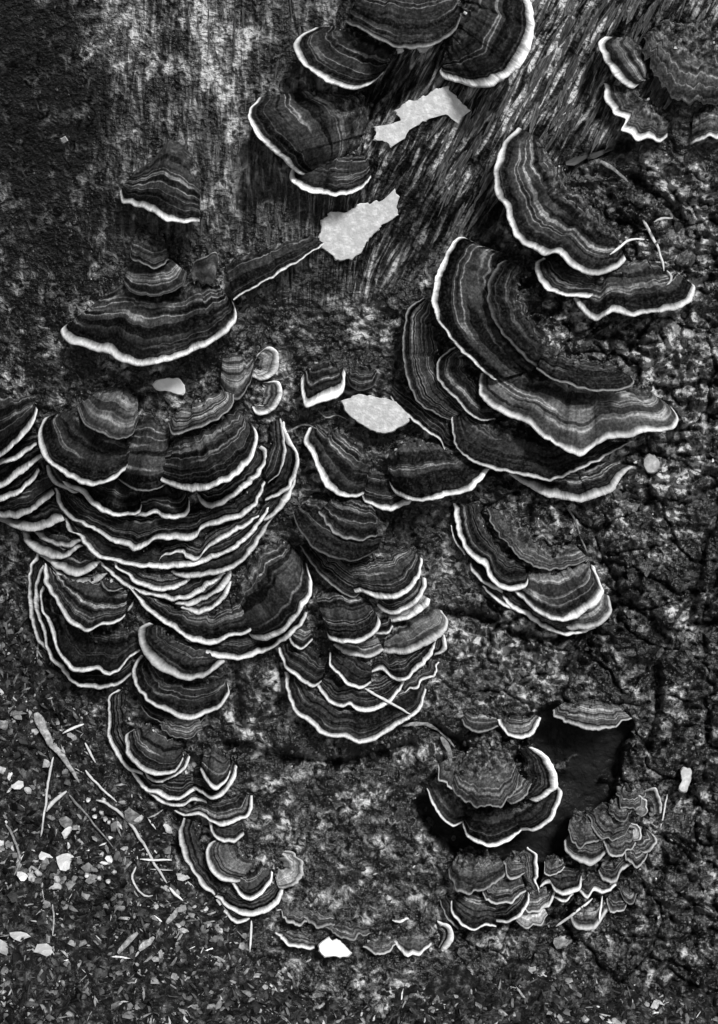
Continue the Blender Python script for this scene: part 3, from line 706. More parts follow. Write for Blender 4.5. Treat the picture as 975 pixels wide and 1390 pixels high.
# ---- centre column
GROUP[0] = 'brackets of the centre column'
bracket('dull-edged black bracket at the top of the centre column',
        [(397, 698), (410, 727), (433, 750), (460, 760), (487, 760), (512, 747)], [(425, 675), (465, 670), (505, 685), (525, 710)], w=4, cap='dark', edge='dull', k=0.5, z=0.004)
bracket('inner ring of the dull-edged black bracket at the top of the centre column',
        [(432, 695), (446, 718), (468, 732), (490, 735), (512, 726)], [(455, 672), (480, 670), (508, 682)], w=5, cap='dark', edge='grey', k=0.45, z=0.006, jag=2)
bracket('wide grooved bracket near the top of the centre column, white-rimmed at its right only',
        [(470, 808), (482, 806), (490, 803), (503, 810), (520, 814), (540, 812), (557, 803), (570, 783), (574, 759)], [(465, 765), (490, 752), (520, 748), (550, 738)], w=8, cap='mid', k=0.52)
bracket('dull-edged left wing of the wide grooved bracket in the centre column',
        [(408, 740), (423, 767), (440, 787), (460, 803), (477, 812), (489, 806)], [(440, 735), (465, 750), (490, 762)], w=4, cap='mid', edge='grey', k=0.5)
bracket('short white-lipped lobe under the wide grooved bracket of the centre column',
        [(512, 823), (523, 832), (537, 835), (550, 828), (567, 817), (577, 800), (579, 785)], [(515, 800), (540, 797), (562, 780)], w=9, k=0.48)
bracket('thin pale tongue-like lip at the right of the centre column',
        [(528, 846), (547, 842), (567, 835), (580, 825), (585, 814)], [(525, 828), (545, 822), (570, 806)], w=10, cap='pale', k=0.45)
bracket('left grey-banded bracket of the centre column with a white bowl-shaped rim',
        [(443, 850), (447, 867), (463, 873), (487, 873), (507, 863), (517, 847), (511, 834)], [(425, 800), (450, 790), (480, 800), (500, 815)], w=8, cap='mid', k=0.5, z=0.002)
bracket('tiny white lip beside the bowl-shaped rim of the centre column',
        [(510, 862), (525, 861), (534, 851)], [(508, 845), (518, 840), (528, 838)], w=5, k=0.5)
bracket('shallow lip under the bowl-shaped rim of the centre column',
        [(452, 876), (467, 887), (490, 893), (510, 891), (521, 882)], [(460, 862), (485, 860), (510, 860)], w=9, cap='grey', edge='soft', k=0.45)
bracket('broad light grey bracket at the right of the centre column',
        [(520, 886), (547, 888), (573, 879), (600, 863), (608, 843), (600, 829)], [(520, 862), (540, 845), (570, 830), (588, 822)], w=10, cap='grey', edge='soft', k=0.45)
bracket('dark bracket under the broad light grey one, white rim rising to the right',
        [(504, 913), (520, 912), (537, 923), (553, 922), (570, 907), (587, 890), (593, 870)], [(510, 890), (540, 883), (572, 866)], w=8, k=0.45)
bracket('small white lip at the right end of the centre column',
        [(590, 890), (601, 887), (608, 875), (604, 862)], [(585, 876), (592, 868), (596, 858)], w=6, k=0.4)
bracket('small dark tongue with white V-shaped rim in the middle of the centre column',
        [(447, 886), (448, 903), (460, 918), (473, 932), (490, 935), (504, 927)], [(458, 885), (480, 882), (505, 898)], w=6, k=0.48, z=0.002)
bracket('tiny scalloped lobe where the big double bracket meets the centre column',
        [(391, 864), (397, 877), (410, 881), (425, 870)], [(396, 850), (410, 846), (424, 852)], w=5, k=0.5)
bracket('dark lobe at the left of the centre column, rim sloping down to the right',
        [(377, 880), (383, 897), (393, 913), (410, 925), (427, 933), (436, 927)], [(395, 872), (420, 875), (445, 890)], w=7, k=0.48)
bracket('dark scalloped bracket crossed by a straw near the foot of the centre column',
        [(430, 931), (443, 950), (463, 962), (475, 958), (487, 967), (507, 965), (527, 955), (542, 940), (549, 924)], [(445, 915), (480, 915), (520, 910), (540, 908)], w=7, k=0.48)
bracket('lowest and widest bracket of the centre column, ribbed grey cap over a wavy rim',
        [(386, 912), (390, 943), (400, 967), (420, 983), (443, 1000), (467, 1002), (490, 1010), (510, 1005), (533, 990), (560, 973), (573, 960), (579, 936)], [(410, 915), (445, 935), (490, 945), (530, 935), (560, 920)], w=8, cap='mid', k=0.48)
bracket('crinkled little lobes at the lower right of the centre column',
        [(549, 940), (565, 934), (575, 925), (590, 919), (597, 899)], [(552, 920), (568, 912), (582, 895)], w=5, cap='mid', k=0.4, jag=2)

# ---- lower left chain
GROUP[0] = 'chain of brackets going down towards the litter'
bracket('smooth round bracket with a broad soft grey rim under the big double bracket',
        [(203, 845), (190, 853), (188, 870), (197, 890), (213, 907), (233, 918), (255, 923), (272, 921), (290, 912), (306, 899)], [(218, 850), (245, 862), (280, 872), (300, 885)], w=12, edge='soft', k=0.5, z=0.003)
bracket('round black bracket with a thin white rim below the soft grey rimmed one',
        [(192, 889), (182, 900), (180, 920), (190, 940), (207, 958), (227, 968), (253, 978), (273, 972), (297, 962), (311, 944), (310, 930)], [(212, 895), (240, 908), (275, 912), (302, 915)], w=7, k=0.52)
bracket('tall narrow bracket standing left in the chain, its rim vertical beside the litter',
        [(160, 936), (147, 947), (147, 977), (146, 1003), (158, 1025), (172, 1044), (194, 1051)], [(178, 935), (172, 965), (178, 1000), (200, 1025)], w=6, cap='mid', k=0.45)
bracket('cupped banded bracket in the middle of the chain with a white C-shaped rim',
        [(180, 991), (170, 1000), (172, 1023), (187, 1042), (207, 1052), (230, 1052), (243, 1042), (249, 1031)], [(195, 985), (220, 982), (248, 1000)], w=7, cap='mid', k=0.5, z=0.003)
bracket('second rim closely under the C-shaped one in the chain',
        [(195, 1050), (207, 1060), (223, 1061), (243, 1052), (255, 1040), (258, 1027)], [(205, 1030), (228, 1030), (248, 1018)], w=6, k=0.5, z=0.001)
bracket('dark grooved scale just below the round black bracket of the chain',
        [(190, 960), (205, 975), (235, 985), (262, 985), (280, 975)], [(205, 945), (240, 950), (275, 955)], w=3, edge='grey', k=0.4)
bracket('small crumpled grey scales beside the C-shaped bracket of the chain',
        [(215, 985), (232, 1000), (255, 1002), (275, 990)], [(225, 972), (245, 968), (268, 972)], w=3, cap='grey', edge='grey', k=0.4, z=0.003, jag=2)
bracket('wide lobe of the chain under the C-shaped bracket, left of the peak in its rim',
        [(177, 1048), (190, 1067), (213, 1080), (237, 1087), (257, 1079), (267, 1071)], [(200, 1045), (230, 1050), (262, 1045)], w=7, k=0.5)
bracket('lobe of the chain right of the peak, its rim rising to a point',
        [(262, 1070), (277, 1080), (290, 1087), (307, 1077), (318, 1060), (323, 1042)], [(265, 1045), (285, 1035), (310, 1028)], w=7, k=0.48)
bracket('little white-rimmed cup resting on the pointed lobe of the chain',
        [(272, 1044), (280, 1060), (293, 1072), (307, 1062), (313, 1050)], [(278, 1018), (292, 1012), (308, 1025)], w=7, k=0.5, z=0.004, cap='mid')
bracket('thin lower lip of the chain right under the peaked pair',
        [(190, 1064), (207, 1082), (223, 1093), (247, 1095), (264, 1087), (281, 1091)], [(210, 1062), (240, 1070), (280, 1075)], w=6, k=0.42)
bracket('wide dim bracket of the chain above the clump at its foot',
        [(235, 1101), (247, 1108), (267, 1107), (287, 1115), (300, 1122), (320, 1117), (340, 1105), (343, 1080)], [(255, 1090), (290, 1085), (325, 1075)], w=7, cap='mid', k=0.45)
bracket('small half-round cup at the top of the clump at the foot of the chain',
        [(282, 1115), (287, 1132), (300, 1142), (317, 1144), (332, 1134)], [(295, 1112), (312, 1108), (328, 1112)], w=7, k=0.48)
bracket('tall left shell of the clump at the foot of the chain',
        [(249, 1110), (243, 1130), (245, 1153), (254, 1172), (266, 1190), (276, 1206), (291, 1216)], [(268, 1115), (272, 1145), (285, 1175), (305, 1195)], w=7, cap='mid', k=0.45)
bracket('main round grey bracket of the clump at the foot of the chain',
        [(294, 1139), (280, 1150), (280, 1170), (290, 1188), (307, 1198), (328, 1197)], [(315, 1140), (330, 1150), (345, 1170)], w=8, cap='grey', k=0.48)
bracket('small scalloped lobe in the middle of the clump at the foot of the chain',
        [(314, 1201), (327, 1217), (340, 1222), (357, 1213), (368, 1198), (371, 1185)], [(325, 1180), (345, 1168), (362, 1170)], w=7, cap='mid', k=0.48, z=0.001)
bracket('pale grey knobbly lobe at the right of the clump at the foot of the chain',
        [(373, 1194), (380, 1205), (397, 1204), (410, 1193), (413, 1175), (401, 1160), (388, 1154)], [(374, 1183), (376, 1176), (378, 1165)], w=6, cap='pale', k=0.45, jag=2, edge='soft')
bracket('lower lip of the clump at the foot of the chain, long and wavy',
        [(292, 1217), (310, 1233), (333, 1243), (353, 1242), (370, 1235), (382, 1220), (386, 1207)], [(308, 1205), (340, 1210), (368, 1200)], w=8, cap='mid', k=0.42)
bracket('lowest tip of the clump at the foot of the chain, just above the litter',
        [(292, 1222), (303, 1237), (317, 1252), (330, 1253), (339, 1247)], [(305, 1218), (320, 1225), (338, 1232)], w=7, k=0.38)

# ---- lower right
GROUP[0] = 'brackets around the dark hollow at lower right'
bracket('right lobe of the bracket by the dark hollow, thick pale lip round its right side',
        [(722, 1014), (737, 1022), (748, 1033), (755, 1050), (757, 1067), (747, 1078), (730, 1088), (722, 1087)], [(705, 1020), (708, 1045), (705, 1065), (708, 1078)], w=11, cap='black', k=0.5, z=0.004)
bracket('dark banded lower lobe with a clean white rim left of the dark hollow',
        [(628, 1119), (635, 1137), (653, 1147), (670, 1150), (690, 1143), (708, 1127)], [(640, 1090), (662, 1080), (690, 1090)], w=6, k=0.55, z=0.003)
bracket('lower right lobe with clean white rim joining the thick pale lip by the hollow',
        [(706, 1128), (730, 1127), (747, 1115), (758, 1097), (763, 1077), (757, 1068)], [(688, 1100), (705, 1085), (725, 1070)], w=6, k=0.5, z=0.001, cap='black')
bracket('cracked grey lobe at the left of the bracket by the dark hollow',
        [(580, 1070), (587, 1093), (600, 1112), (617, 1122), (630, 1116)], [(602, 1045), (620, 1060), (640, 1085)], w=5, cap='moss', k=0.5)
bracket('curled grey remnant in the middle of the bracket by the dark hollow',
        [(684, 1084), (700, 1091), (713, 1081), (723, 1064)], [(682, 1066), (694, 1060), (704, 1050)], w=5, cap='grey', edge='grey', k=0.6, z=0.007, jag=2)
bracket('half-round cup with a white rim hanging above the dark hollow',
        [(674, 977), (683, 992), (697, 1001), (713, 1003), (727, 995), (734, 974)], [(685, 972), (703, 968), (724, 970)], w=7, cap='grey', k=0.6)
bracket('stubby grey lobe left of the half-round cup above the dark hollow',
        [(626, 978), (640, 994), (660, 994), (677, 985)], [(635, 968), (652, 965), (672, 970)], w=4, cap='grey', edge='grey', k=0.5)
bracket('long ragged grey bracket along the upper right edge of the dark hollow',
        [(748, 966), (754, 976), (773, 982), (790, 988), (813, 992), (833, 987), (858, 975)], [(765, 950), (800, 948), (835, 955)], w=6, cap='grey', edge='soft', k=0.55, jag=2)

bracket('mossy round heart of the rosette left of the dark hollow',
        [(612, 1058), (622, 1082), (645, 1096), (672, 1096), (695, 1080), (706, 1052)], [(640, 1012), (662, 1002), (688, 1012)], w=4, cap='moss', edge='grey', k=0.55, z=0.006, jag=3)
bracket('rough grey scale at the upper left of the rosette by the hollow',
        [(592, 1040), (600, 1062), (620, 1072), (640, 1062)], [(612, 1025), (625, 1022), (640, 1030)], w=4, cap='moss', edge='soft', k=0.5, z=0.004, jag=3)
GROUP[0] = 'weathered brackets at the bottom right'
bracket('left lower fan of the weathered brackets at the bottom right, thin pale rim',
        [(612, 1224), (614, 1240), (627, 1257), (640, 1264), (657, 1258), (674, 1258)], [(625, 1210), (650, 1205), (675, 1215)], w=5, cap='mid', k=0.42)
bracket('dark outer shell at the far left of the weathered brackets at the bottom right',
        [(598, 1222), (605, 1245), (622, 1262)], [(612, 1215), (618, 1232), (632, 1248)], w=4, edge='grey', k=0.36)
bracket('banded fan beside the left lower fan of the weathered brackets',
        [(671, 1251), (690, 1253), (707, 1245), (718, 1228), (721, 1212)], [(672, 1222), (690, 1203), (708, 1200)], w=5, cap='mid', k=0.45)
bracket('mossy grey upper fan on the left of the weathered brackets',
        [(607, 1183), (618, 1205), (640, 1213), (662, 1209), (680, 1196), (690, 1178)], [(622, 1158), (648, 1150), (672, 1158)], w=5, cap='moss', edge='grey', k=0.5, jag=2.5)
bracket('upright lobe with thin white right edge in the middle of the weathered brackets',
        [(716, 1150), (727, 1157), (731, 1175), (729, 1195), (734, 1214)], [(695, 1160), (700, 1180), (712, 1200)], w=5, cap='moss', k=0.45, jag=1.5)
bracket('pale flat grey lobe below the upright white-edged one',
        [(700, 1251), (715, 1259), (735, 1256), (744, 1242)], [(708, 1232), (724, 1225), (738, 1228)], w=5, cap='pale', edge='soft', k=0.4, jag=2)
bracket('double scalloped lobe with white rim in the row of weathered brackets',
        [(733, 1205), (747, 1200), (753, 1210), (767, 1216), (787, 1207), (790, 1192)], [(738, 1180), (760, 1172), (782, 1175)], w=8, cap='mid', k=0.45)
bracket('small crescent left under the double scalloped lobe',
        [(721, 1232), (738, 1235), (750, 1225), (755, 1212)], [(725, 1215), (737, 1210), (748, 1204)], w=6, cap='mid', k=0.42)
bracket('small crescent right under the double scalloped lobe',
        [(752, 1219), (767, 1226), (779, 1214)], [(756, 1208), (766, 1206), (776, 1203)], w=6, cap='mid', k=0.42)
bracket('wavy white-rimmed lobe to the right of the double scalloped one',
        [(786, 1211), (795, 1220), (807, 1211), (820, 1215), (838, 1201)], [(795, 1190), (812, 1184), (830, 1184)], w=6, cap='moss', k=0.42, jag=1.5)
bracket('round grey bracket with a pale lower rim, largest of the weathered ones by the hollow',
        [(765, 1143), (768, 1157), (783, 1168), (800, 1176), (813, 1170), (825, 1156)], [(778, 1130), (797, 1122), (818, 1130)], w=9, cap='moss', edge='soft', k=0.5)
bracket('crinkled lobe right below the round grey weathered bracket',
        [(812, 1183), (820, 1195), (837, 1198), (844, 1184), (861, 1172)], [(820, 1165), (836, 1155), (855, 1152)], w=6, cap='moss', edge='soft', k=0.45, jag=2)
bracket('topmost crinkled lobe of the weathered brackets with white right edge',
        [(876, 1072), (890, 1069), (899, 1087), (896, 1104)], [(868, 1090), (876, 1096), (880, 1108)], w=5, cap='moss', edge='soft', k=0.5, jag=2)
bracket('white-edged lobe at the far right of the weathered brackets',
        [(880, 1127), (890, 1137), (887, 1150), (874, 1158), (865, 1151)], [(868, 1125), (868, 1132), (862, 1140)], w=5, cap='moss', edge='soft', k=0.5, jag=2)
bracket('little white finger-like knob left of the topmost crinkled lobe',
        [(863, 1078), (874, 1083), (879, 1099), (871, 1109)], [(858, 1088), (862, 1096), (864, 1102)], w=5, cap='pale', edge='soft', k=0.7, jag=1.5)
bracket('pale knob below the finger-like one on the weathered brackets',
        [(857, 1118), (869, 1124), (869, 1138), (859, 1144)], [(852, 1124), (855, 1131), (854, 1137)], w=4, cap='pale', edge='soft', k=0.7, jag=1.5)
bracket('mossy crumbling bracket in the upper middle of the weathered ones',
        [(800, 1105), (805, 1125), (822, 1140), (842, 1140), (855, 1125)], [(820, 1095), (836, 1092), (850, 1098)], w=4, cap='moss', edge='grey', k=0.5, jag=3)
bracket('lowest fan of the weathered brackets, two straws lying across it',
        [(773, 1246), (783, 1260), (803, 1264), (814, 1253), (829, 1234)], [(782, 1230), (800, 1222), (818, 1222)], w=8, cap='moss', edge='soft', k=0.42)

bracket('mossy lump of a bracket between the round grey one and the finger-like knob',
        [(826, 1092), (830, 1108), (845, 1114), (858, 1104), (860, 1088)], [(835, 1080), (846, 1076), (856, 1080)], w=3, cap='moss', edge='grey', k=0.6, jag=3)
bracket('crumbly lobe wedged right of the upright white-edged lobe',
        [(738, 1172), (742, 1186), (755, 1190), (768, 1180)], [(745, 1162), (755, 1158), (766, 1164)], w=4, cap='moss', edge='soft', k=0.5, jag=2.5)
bracket('mossy scale at the back of the mossy grey upper fan',
        [(683, 1170), (688, 1188), (702, 1194), (714, 1184)], [(688, 1158), (700, 1153), (712, 1160)], w=4, cap='moss', edge='soft', k=0.5, jag=2.5)
bracket('faint crumbling scale below the far right white-edged lobe',
        [(838, 1205), (846, 1222), (858, 1226), (866, 1212)], [(842, 1196), (852, 1192), (862, 1197)], w=3, cap='moss', edge='grey', k=0.4, jag=2.5)

bracket('frilly grey lobe filling the gap between the two left weathered fans',
        [(650, 1196), (662, 1222), (690, 1228), (714, 1208)], [(665, 1180), (685, 1172), (702, 1182)], w=4, cap='moss', edge='soft', k=0.42, jag=2.5)
bracket('frilly lobe over the pale flat grey one',
        [(706, 1212), (714, 1234), (732, 1240), (746, 1224)], [(714, 1203), (725, 1198), (738, 1204)], w=5, cap='moss', edge='soft', k=0.4, jag=2.5)
bracket('crumbling fan above the round grey weathered bracket',
        [(770, 1118), (776, 1140), (795, 1150), (815, 1142), (823, 1120)], [(782, 1103), (797, 1098), (812, 1104)], w=4, cap='moss', edge='grey', k=0.5, jag=3)
bracket('frilly fan right of the round grey weathered bracket',
        [(815, 1134), (825, 1157), (846, 1162), (864, 1145)], [(826, 1120), (840, 1115), (856, 1122)], w=5, cap='moss', edge='soft', k=0.45, jag=2.5)
bracket('frilly fan just below the pale knob of the weathered brackets',
        [(844, 1150), (855, 1174), (873, 1174), (882, 1156)], [(852, 1138), (863, 1134), (875, 1140)], w=5, cap='moss', edge='soft', k=0.42, jag=2.5)
bracket('crumbly crest at the top of the weathered brackets',
        [(836, 1078), (848, 1098), (868, 1096), (877, 1076)], [(846, 1064), (857, 1060), (868, 1064)], w=4, cap='moss', edge='grey', k=0.5, jag=3)
bracket('small curled lobe right of the lowest weathered fan',
        [(822, 1222), (830, 1238), (846, 1238), (856, 1222)], [(830, 1212), (840, 1208), (850, 1213)], w=4, cap='moss', edge='soft', k=0.4, jag=2.5)

GROUP[0] = 'small brackets along the bottom'
bracket('moss-grown lobe right above the notched white flake',
        [(440, 1258), (455, 1272), (480, 1275), (502, 1264)], [(450, 1246), (472, 1242), (492, 1250)], w=4, cap='moss', edge='grey', k=0.42, jag=3)
bracket('low frilly lobe between the notched white flake and the small scalloped bracket',
        [(494, 1284), (508, 1298), (528, 1296), (540, 1280)], [(502, 1272), (516, 1266), (532, 1272)], w=5, cap='moss', edge='soft', k=0.42, jag=2.5)
bracket('crinkled lobe under the pale knobbly lobe of the clump',
        [(382, 1236), (391, 1254), (408, 1258), (421, 1246)], [(390, 1224), (402, 1220), (416, 1226)], w=5, cap='moss', edge='soft', k=0.42, jag=2.5)
bracket('small scalloped bracket at the bottom, left of the white cup',
        [(534, 1278), (543, 1292), (555, 1299), (574, 1294), (586, 1281)], [(542, 1265), (560, 1258), (580, 1264)], w=7, cap='moss', k=0.45, jag=1.5)
bracket('little white cup open to the left at the bottom',
        [(594, 1251), (608, 1255), (616, 1268), (613, 1282), (601, 1292)], [(592, 1262), (596, 1271), (594, 1281)], w=9, cap='mid', k=0.5)
bracket('tiny pale lip on the moss above the small scalloped bracket',
        [(533, 1250), (543, 1254), (555, 1247)], [(536, 1243), (544, 1240), (552, 1241)], w=5, cap='moss', k=0.5)
bracket('thin white wavy lip at the bottom, left of the white flake',
        [(374, 1266), (389, 1283), (405, 1290), (427, 1287)], [(384, 1258), (405, 1262), (425, 1266)], w=6, cap='moss', k=0.42, jag=2)
bracket('moss-grown arc at the bottom right of the chain clump',
        [(408, 1235), (417, 1252), (432, 1259), (455, 1256)], [(420, 1230), (436, 1228), (452, 1234)], w=5, cap='moss', edge='grey', k=0.42, jag=2.5)

# ------------------------------------------------------------------ pale torn crusts on the wood
def crust(name, label, cat, outline, thick=0.0016, mat=M_PALE, jag=2.2, lift=0.002, ground=False, group=None):
    p = np.asarray(outline, float)
    if len(p) <= 7: p = curve(list(outline) + [outline[0]], 28)[:-1]
    seg = np.vstack([p, p[:1]])
    q = []
    for a_, b_ in zip(seg[:-1], seg[1:]):
        m_ = max(2, int(np.linalg.norm(b_ - a_) / 1.8))
        q += [a_ + (b_ - a_) * t for t in np.linspace(0, 1, m_, endpoint=False)]
    q = np.array(q); n = len(q); c = p.mean(0); ar = np.arange(n)
    sd = int(p[0, 0]) + 3
    jag = min(jag, n / 40.0)
    dirv = (q - c) / (np.linalg.norm(q - c, axis=1)[:, None] + 1e-6)
    q = q + dirv * (jag * 2 * fbm(ar / 3.2, ar * 0, sd, 3))[:, None]
    qs = q.copy()
    for _i in range(14): qs = (np.roll(qs, 1, 0) + qs * 2 + np.roll(qs, -1, 0)) / 4
    from mathutils.geometry import tessellate_polygon
    A_ = np.stack([np.ones(n), q[:, 0] - c[0], q[:, 1] - c[1]], 1); hq = HB(q[:, 0], q[:, 1])
    sol = np.linalg.lstsq(A_, hq, rcond=None)[0]; up_ = 0.7 * float(np.max(hq - A_ @ sol))
    pl_ = lambda s_: sol[0] + sol[1] * (s_[:, 0] - c[0]) + sol[2] * (s_[:, 1] - c[1]) + up_ + lift
    base = hq + lift
    top = P3(q[:, 0], q[:, 1], pl_(q) + thick * (0.5 + 0.6 * fbm(q[:, 0] / 9, q[:, 1] / 9, sd + 4, 2))); low = P3(q[:, 0], q[:, 1], base - 0.005)
    ins = q + (qs - q) * 0.5 - dirv * 1.2
    top2 = P3(ins[:, 0], ins[:, 1], pl_(ins) + thick * 1.15)
    F = grid_faces(n, 3, 0, True)
    F += [tuple(2 * n + x for x in tri) for tri in tessellate_polygon([[Vector((x, y, 0)) for x, y in ins]])]
    org = low[0]
    o = mesh_obj(name, np.concatenate([low, top, top2]), F, mat, None, False, org)
    return tag(o, label, cat, group)
def c6(l): return [(320 + x / 3, y / 3) for x, y in l]
crust('pale_crust', 'long torn whitish crust on the wood right under the top brackets', 'fungus',
      c6([(565, 515), (620, 508), (675, 490), (650, 452), (690, 414), (760, 395), (820, 360), (865, 350), (890, 385), (925, 420), (960, 450), (935, 470), (905, 505), (860, 462), (800, 480), (750, 508), (700, 532), (690, 565), (632, 600), (610, 580), (565, 568)]), 0.0007, lift=0.0008)
crust('pale_crust', 'torn light patch like a ragged leaf between the two upper brackets and the centre', 'fungus',
      [(437, 297), (450, 288), (470, 287), (485, 278), (503, 275), (520, 272), (535, 257), (541, 268), (540, 280), (543, 291), (522, 304), (505, 318), (490, 343), (477, 352), (457, 353), (444, 342), (433, 332)], 0.0007, lift=0.0008)
crust('pale_crust', 'oval whitish crust in the centre above the wide central bracket', 'fungus',
      [(463, 544), (487, 535), (510, 538), (523, 541), (538, 546), (558, 567), (550, 578), (530, 588), (513, 588), (487, 574), (470, 560)], lift=0.007, jag=1.2)
crust('pale_crust', 'small white crust on mossy bark above the main pile', 'fungus',
      [(207, 523), (215, 515), (240, 513), (249, 521), (249, 536), (232, 532), (213, 530)], 0.0008, jag=1.6, lift=0.001, mat=M_WHITE)
crust('pale_crust', 'white flake with a notch in its top at the bottom edge', 'fungus',
      [(433, 1281), (447, 1272), (451, 1278), (457, 1275), (470, 1284), (479, 1294), (470, 1300), (441, 1300), (432, 1292)], jag=1.2, lift=0.006, mat=M_WHITE)
crust('pale_crust', 'small upright white flake on the bark at the lower right edge', 'fungus',
      [(923, 1046), (932, 1041), (940, 1047), (937, 1062), (930, 1076), (921, 1070), (926, 1058)], jag=1.6, lift=0.003)
crust('pale_crust', 'small pale speck on the dark bark at the upper left', 'fungus',
      [(82, 188), (88, 185), (92, 190), (88, 195), (83, 193)], jag=0.8, lift=0.003)
crust('pale_crust', 'small white crumb where the three top brackets meet', 'fungus', [(538, 62), (546, 60), (548, 69), (540, 72)], jag=1.2, lift=0.012)
crust('pale_crust', 'larger white crumb right of where the three top brackets meet', 'fungus', [(565, 61), (578, 56), (592, 58), (585, 66), (575, 72), (566, 68)], jag=2, lift=0.012)
crust('pale_crust', 'pale bark stub on the lower right bark beside the longest bracket', 'bark',
      [(873, 622), (882, 616), (893, 622), (896, 634), (886, 643), (875, 638)], mat=simple_material('pale_bark', 0.18, 0.5, 300), jag=0.8, lift=0.002, thick=0.004)

# ------------------------------------------------------------------ loose bark flakes and wood fibres (parts of the trunk)
def chip_mesh(name, seed, ax, ay, az, mat, seg=7):
    r_ = random.Random(seed); vs_, fs = [], []
    for ring, (sc, zz) in enumerate(((0.82, -0.5), (1.0, 0.1), (0.62, 0.85))):
        for i in range(seg):
            an = 2 * math.pi * i / seg
            rr = sc * (0.7 + 0.5 * r_.random())
            vs_.append((ax * rr * math.cos(an), ay * rr * math.sin(an), az * (zz + 0.3 * (r_.random() - 0.5))))
    vs_.append((0, 0, az * 1.0))
    for j in range(2):
        for i in range(seg): fs.append((j * seg + i, j * seg + (i + 1) % seg, (j + 1) * seg + (i + 1) % seg, (j + 1) * seg + i))
    for i in range(seg): fs.append((2 * seg + i, 2 * seg + (i + 1) % seg, 3 * seg))
    me = bpy.data.meshes.new(name); me.from_pydata(vs_, [], fs); me.materials.append(mat); me.update()
    return me
from mathutils import Matrix
def place(items, lift):
    """items: (mesh, name, u, v, angle, scale); each becomes a part of the trunk, lying on its surface"""
    it = items; e = 4.0
    u = np.array([x[2] for x in it]); v = np.array([x[3] for x in it]); an = np.array([x[4] for x in it])
    uu = np.concatenate([u, u + e * np.cos(an), u - e * np.sin(an)]); vv = np.concatenate([v, v - e * np.sin(an), v - e * np.cos(an)])
    h = sum(HT(uu + a_, vv + b_) for a_, b_ in ((-5, 0), (5, 0), (0, -5), (0, 5))) / 4
    p = P3(uu, vv, h); m = len(it)
    for i_, (me, nm, _u, _v, _a, sc) in enumerate(it):
        x = Vector(p[m + i_] - p[i_]).normalized(); y = Vector(p[2 * m + i_] - p[i_]).normalized()
        zc = x.cross(y).normalized()
        if zc.dot(Vector(NRM)) < 0: zc = -zc
        y = zc.cross(x).normalized()
        mt = Matrix((x, y, zc)).transposed().to_4x4(); mt.translation = Vector(p[i_]) + zc * lift
        o = bpy.data.objects.new(nm, me); col.objects.link(o); o.parent = trunk
        o.matrix_world = mt; o.scale = sc
M_FLAKE2 = simple_material('pale_bark_flake', 0.02, 0.36, 2.6, 0.6, 0.2, 0.25)
flakes = [chip_mesh('bark_flake', i, 1, 0.75, 0.5, M_FLAKE if i % 2 else M_FLAKE2) for i in range(10)]
fibres = [chip_mesh('wood_fibre', 20 + i, 1, 0.11, 0.07, M_FIBRE, 6) for i in range(6)]
R = random.Random(11)
def keep_out(u, v):
    return (u < 400 and v > 480) or (400 < u < 610 and 560 < v < 1000) or (640 < u < 870 and 980 < v < 1140)
items = []
while len(items) < 290:
    zone = R.random()
    if zone < 0.45: u, v = R.uniform(850, 990), R.uniform(200, 1000)
    elif zone < 0.75: u, v = R.uniform(600, 860), R.uniform(380, 1000)
    else: u, v = R.uniform(400, 990), R.uniform(880, 1310)
    if keep_out(u, v): continue
    sz = (4.0 + 9 * R.random() ** 2) * S
    items.append((R.choice(flakes), 'bark_flake', u, v, R.uniform(0, 6.28), (sz, sz * R.uniform(0.5, 1.0), sz * R.uniform(0.4, 0.9))))
place(items, 0.0004)
items = []
while len(items) < 280:
    zone = R.random()
    if zone < 0.86:
        u, v = R.uniform(600, 960), R.uniform(-10, 300); ang = math.radians(R.gauss(62, 5))
        if v > 420 - (u - 560) * 0.75: continue
    else: u, v = R.uniform(230, 420), R.uniform(-10, 330); ang = math.radians(R.gauss(90, 5))
    ln_ = R.uniform(8, 24) * S * (1.25 if zone < 0.86 else 0.7)
    items.append((R.choice(fibres), 'wood_fibre', u, v, ang, (ln_, ln_ * R.uniform(0.7, 1.5), ln_ * R.uniform(0.6, 1.2))))
place(items, 0.0004)

